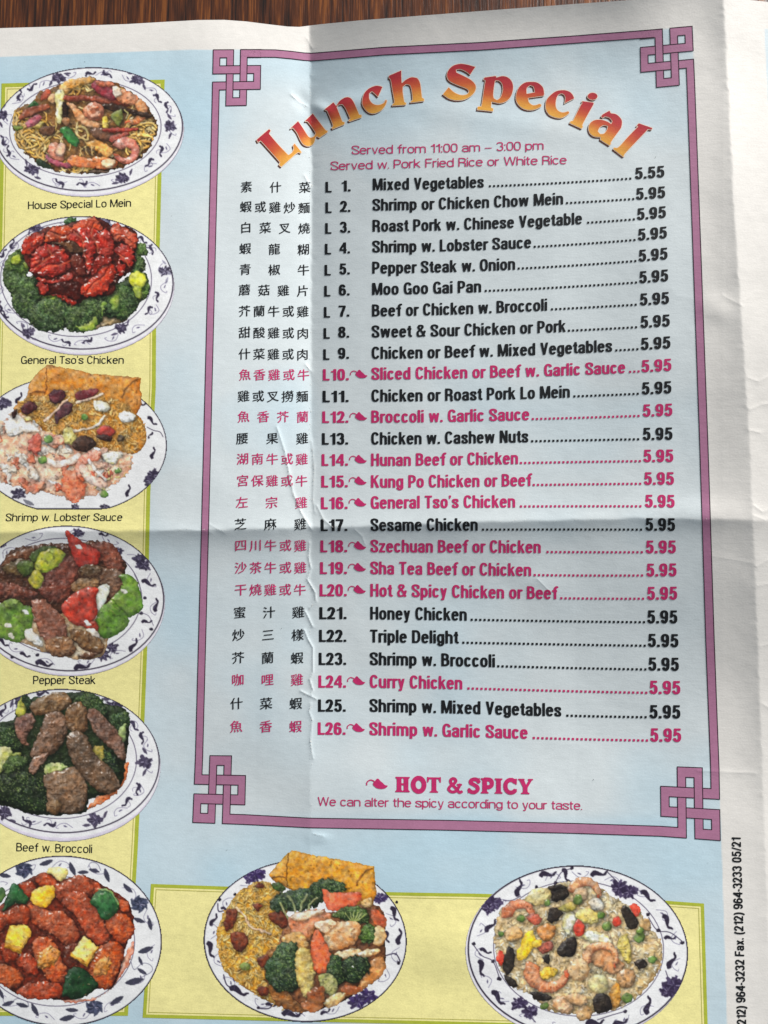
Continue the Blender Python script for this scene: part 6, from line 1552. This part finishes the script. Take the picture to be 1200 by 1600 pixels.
    C([(930, 370), (980, 380), (1015, 430), (1000, 470), (950, 440)], 'c05c38', '9c4028'); C([(500, 410), (600, 375), (690, 370), (720, 420), (640, 470), (600, 540), (540, 520), (510, 460)], 'd8906c', 'c06a44')
    C([(510, 405), (620, 375), (690, 380), (640, 405), (560, 430)], 'f0e0c8', 'dcc0a0'); C([(690, 500), (760, 430), (860, 440), (880, 480), (840, 550), (720, 590), (690, 550)], 'e6c090', 'c88850'); C([(640, 440), (720, 420), (750, 450), (700, 490), (650, 470)], 'f0dcc0', 'dcb890')
    C([(960, 450), (1010, 480), (1000, 550), (950, 550)], 'e2c088', 'c89c60'); C([(740, 600), (860, 570), (880, 610), (800, 630)], 'ecd4a4', 'd0a468'); C([(870, 590), (970, 570), (970, 600), (880, 618)], 'f0e0b8', 'd8bc84')
    C([(470, 510), (550, 485), (600, 530), (600, 570), (540, 590), (480, 550)], 'd8b070', 'b88848'); C([(930, 640), (1000, 620), (1000, 700), (900, 780), (860, 780)], 'd89454', 'b06c34'); C([(780, 770), (870, 770), (880, 800), (800, 820)], 'b05c30', '8c4424')
    p.P([(645, 470), (690, 520), (720, 600), (758, 680), (690, 700), (640, 690), (615, 580)], 'e0683c', 'd45430', '9c3c20', tex=.12, spec=.3)
    B([(380, 660), (420, 600), (450, 560), (480, 540), (545, 540), (550, 600), (560, 680), (540, 770), (470, 780), (400, 760)], '3c5234', '263820'); B([(440, 700), (560, 680), (560, 770), (500, 800), (420, 780)], '2c3c28', '1c281a')
    B([(780, 640), (850, 612), (920, 620), (920, 690), (860, 750), (790, 740)], '24341f', '182416'); B([(720, 610), (780, 620), (790, 740), (740, 760), (700, 700)], '2f4226', '1e2c18')
    p.P([(660, 720), (720, 700), (760, 760), (740, 820), (690, 800)], 'b4b070', '7c8848', tex=.6, q=0); C([(540, 600), (570, 570), (610, 580), (640, 700), (620, 820), (580, 820), (545, 720)], 'd4bc6c', 'a88c48', '6c5428')
    C([(690, 860), (740, 810), (805, 800), (790, 840), (720, 880)], 'e0c888', 'c09858'); C([(570, 860), (640, 840), (690, 860), (640, 905), (580, 890)], 'b86c3c', '944c28'); C([(600, 800), (680, 770), (690, 850), (620, 850)], '9c5028', '74381c')
    p.flat([(838, 665), (842, 668)], 'ffffff', line=2.2)
    p.emit('printed_food', OFF4, pp)

def dish_fried_rice():
    p = Picture(724, 1344, 1083, 1632, 15)
    plate(p, 903, 1486, 172, 133.5, 3, (904, 1482, 133, 105.5), lip=(-2, 5), white='e6e6ea', lw=2.0)
    p.zoom(720, 1310, 3)
    def X(x, y): return 720 + x / 3, 1310 + y / 3
    for x, y, a, s in ((740, 235, 0, 22), (790, 250, .3, 18), (150, 300, 2.2, 22), (130, 330, 2.0, 15), (1000, 690, -1.0, 24), (970, 720, -.8, 18), (270, 775, .5, 18), (330, 810, .4, 18)): flower(p, *X(x, y), s, a, '3e3250', '2a2038')
    for x, y, a, s in ((400, 168, .0, 13), (270, 240, -1.2, 13), (640, 165, .0, 13), (870, 265, .8, 13), (965, 385, 1.2, 13), (135, 415, -.7, 12), (95, 600, 1.5, 13), (170, 740, 1.0, 14), (985, 580, -1.0, 13), (875, 790, -1.3, 14), (620, 862, 0, 14), (490, 165, 1.3, 11), (975, 465, .1, 9), (110, 525, .5, 9), (740, 865, -.2, 12)): comma(p, *X(x, y), s * .9, a)
    for x, y in ((878, 357), (925, 432), (1038, 488), (60, 493), (150, 577), (180, 657), (770, 810), (520, 138), (445, 210), (355, 228)): p.E(x, y, 10, 9, 0, '2c2436', shadow=0, tex=0)
    for c in ([(440, 215), (470, 160), (520, 140)], [(880, 370), (920, 430), (980, 440), (1035, 480)], [(60, 500), (100, 550), (150, 575), (180, 650)], [(190, 350), (170, 390)], [(960, 620), (970, 650)], [(640, 850), (700, 830), (770, 810)], [(200, 290), (240, 290), (280, 270)], [(690, 160), (720, 190)], [(310, 820), (350, 860)]): p.flat(p.tr(catmull(c, 4, False)), '3c3448', raw=True, line=1.5)
    curls(p, 903, 1486, 172, 133.5, 3, 19)
    pp = p.emit('dish_picture', OFF3, menu); tag(pp, 'printed picture of shrimp and scallop fried rice on a flowered plate')
    p = Picture(768, 1370, 1042, 1598, 16); p.zoom(720, 1310, 3)
    rice = [(190, 330), (300, 280), (430, 220), (560, 195), (650, 230), (740, 290), (840, 340), (900, 430), (945, 500), (930, 620), (850, 720), (760, 790), (620, 820), (420, 810), (340, 740), (240, 690), (180, 600), (155, 460)]
    p.P(rice, 'd6c094', 'b89c68', '8c7048', R=8, tex=.6, q=0, shadow=.1, rough=2)
    p.grains(rice, 760, 5.5, 2.6, ['ead9b4', 'dcc698', 'f0e6cc', 'cdb484', 'e2c896', 'c0a470'])
    p.shrimp(585, 260, 62, -170, 10, 60, 'cf9a6c', 'b4764c', 8); p.E(560, 262, 38, 36, 0, 'd4b48c', 'b8946c', tex=.15, spec=.4)
    p.P([(300, 280), (340, 240), (400, 230), (430, 265), (390, 310), (320, 310)], 'd8c88c', 'b8a468', spec=.3, tex=.5); p.shrimp(275, 360, 58, -190, 10, 62, 'cf8460', 'b4603c', 8); p.P([(310, 370), (350, 350), (380, 380), (350, 410)], 'c8644c', 'a84834')
    p.P([(205, 440), (250, 410), (290, 440), (270, 480), (220, 480)], 'd0a468', 'b4844c', tex=.4); p.P([(355, 430), (390, 400), (440, 410), (435, 460), (390, 480)], 'd08c50', 'b06c34', tex=.3, spec=.4); p.P([(360, 500), (420, 480), (430, 520), (380, 540)], 'b8604c', '984434')
    p.P([(600, 290), (650, 280), (670, 330), (620, 335)], 'dcdcd4', 'c4bca8'); p.P([(480, 360), (520, 340), (540, 380), (510, 450), (480, 420)], 'e4dccc', 'd8c878', tex=.3); p.P([(540, 350), (600, 330), (650, 370), (630, 400), (560, 390)], 'd8c87c', 'ccb054', tex=.5)
    p.P([(570, 460), (610, 430), (690, 460), (700, 500), (640, 495)], 'e6e0d0', 'e0cc6c', tex=.4); p.P([(740, 470), (780, 450), (800, 560), (780, 585), (745, 530)], 'd8c468', 'c0a44c', tex=.5); p.P([(460, 320), (540, 290), (540, 330), (480, 345)], 'b4a454', '98883c')
    p.P([(600, 560), (640, 500), (720, 550), (765, 600), (720, 640), (640, 600)], 'cc9868', 'b07448', tex=.25, spec=.5); p.shrimp(660, 565, 70, -200, 20, 50, 'd4a070', 'b47c50', 8)
    p.E(550, 615, 57, 54, 0, 'd0b080', 'b89060', '7c5c3c', tex=.12, spec=.5); p.E(645, 680, 48, 45, 0, 'd4cc94', 'bcac74', '80744c', tex=.1, spec=.4); p.E(775, 655, 45, 46, 0, 'c49464', 'a87848', tex=.2, spec=.4)
    p.shrimp(415, 620, 82, 205, 20, 82, 'd49468', 'b86c44', 10); p.P([(370, 630), (400, 600), (455, 615), (440, 650), (390, 660)], 'e4bc3c', 'd4a42c', tex=.3)
    p.P([(430, 780), (450, 740), (510, 750), (530, 800), (480, 825)], 'd8b088', 'b88454', tex=.4, spec=.5); p.P([(490, 740), (560, 725), (600, 760), (560, 790), (510, 770)], 'd4ac7c', 'b88858', tex=.3); p.P([(540, 820), (570, 785), (615, 800), (610, 840), (560, 855)], 'd0a470', 'a87c4c', spec=.5)
    p.P([(700, 700), (740, 680), (750, 770), (710, 790)], 'cc9040', 'b07430', tex=.5); p.P([(830, 380), (880, 375), (890, 430), (850, 430)], 'c8a470', 'ac8450')
    for pts in ([(300, 445), (340, 435), (345, 500), (290, 570), (260, 560)], [(340, 480), (375, 475), (370, 505), (340, 505)]): p.P(pts, 'ecc834', 'dcac24', 'b88c1c', tex=.12)
    for pts in ([(425, 290), (430, 235), (490, 230), (505, 265), (480, 290)], [(405, 370), (430, 320), (475, 350), (450, 385), (415, 395)], [(450, 530), (470, 490), (530, 455), (543, 500), (530, 545), (480, 555)], [(750, 340), (770, 312), (830, 380), (825, 415), (785, 420)],
                [(195, 570), (220, 510), (250, 520), (250, 600), (210, 640)], [(615, 760), (650, 722), (690, 740), (705, 800), (640, 822)], [(200, 640), (250, 660), (270, 690), (230, 695)], [(810, 580), (850, 565), (875, 590), (840, 615)], [(385, 550), (415, 545), (410, 585), (390, 580)], [(410, 225), (470, 215), (500, 230), (430, 245)], [(330, 720), (420, 735), (410, 760), (340, 750)]):
        p.P(pts, '2c2620', '201a18', '0e0c0c', tex=.4, spec=.15)
    for pts in ([(525, 420), (545, 380), (580, 400), (575, 450), (540, 455)], [(790, 320), (815, 300), (842, 330), (825, 365)], [(710, 380), (740, 365), (755, 400), (725, 415)], [(165, 560), (185, 525), (205, 560), (190, 595)]): p.P(pts, 'd8503c', 'c03c2c', '84281c', tex=.1, spec=.3)
    for x, y, r in ((283, 377, 20), (548, 286, 23), (405, 300, 16), (685, 410, 24), (655, 358, 18), (838, 462, 27), (840, 432, 18), (898, 567, 20), (188, 447, 15), (780, 748, 25), (392, 785, 18)): p.E(x, y, r, r * .95, 0, '66803c', '4a642c', '26381a', tex=.08, spec=.6, rough=.3)
    p.emit('printed_food', OFF4, pp)

import time as _t
for fn in (dish_lo_mein, dish_tso, dish_lobster, dish_pepper_steak, dish_beef_broccoli, dish_sweet_sour, dish_mixed, dish_fried_rice):
    fn()

def worn_ink():
    """flecks of bare stock where the ink has cracked off along the folds"""
    r = random.Random(3); parts = []
    def fleck(x, y, s, a):
        n = r.choice((4, 5)); pts = []
        for k in range(n):
            t = k * 2 * math.pi / n + r.uniform(-.4, .4); q = s * r.uniform(.4, 1)
            u, v = q * math.cos(t) * 1.9, q * math.sin(t) * .55
            pts.append((x + u * math.cos(a) - v * math.sin(a), y + u * math.sin(a) + v * math.cos(a)))
        parts.append((pts, [(0, i, i + 1) for i in range(1, n - 1)]))
    for _ in range(150):
        y = r.uniform(90, 1300); fleck(486 + r.gauss(0, 1.2) - (2 if 860 < y < 1000 else 0), y, r.uniform(.3, 1.1), 1.57 + r.gauss(0, .25))
    for _ in range(110):
        x = r.uniform(180, 1110); fleck(x, ip(x, [(0, 831), (300, 828), (500, 824), (700, 817), (800, 814), (1000, 809), (1180, 812)]) + r.gauss(0, 1.0), r.uniform(.3, .95), r.gauss(0, .25))
    for pts, a_, w_ in CREASES:
        if a_ < .1: continue
        for i in range(len(pts) - 1):
            (x0, y0), (x1, y1) = pts[i], pts[i + 1]; L = math.hypot(x1 - x0, y1 - y0)
            for _ in range(int(L / 4) + 1):
                t = r.random(); fleck(x0 + (x1 - x0) * t + r.gauss(0, .6), y0 + (y1 - y0) * t + r.gauss(0, .6), r.uniform(.3, 1.1), math.atan2(y1 - y0, x1 - x0))
    for _ in range(40):
        fleck(r.uniform(320, 1120), r.uniform(100, 1300), r.uniform(.25, .6), r.uniform(0, 3))
    V, T = merge(parts)
    o = flat_part('worn_ink', V, T, M_BARE, menu, 0.000105, 4)
    o['kind'] = 'stuff'
    parts.clear()
    for x, y, s in ((133, 97, 1.1), (620, 1408, 1.2), (927, 1218, 1.0), (1024, 246, .8), (440, 982, 1.0), (268, 338, .7), (355, 1328, .7), (690, 1500, .6), (1106, 1348, .6)):
        fleck(x, y, s, r.uniform(0, 3))
    V, T = merge(parts); o = flat_part('ink_specks', V, T, M_BLACK, menu, 0.000105, 4); o['kind'] = 'stuff'
M_BARE = paper_material('bare_stock', srgb('e6e3de'), grain=.5)
worn_ink()
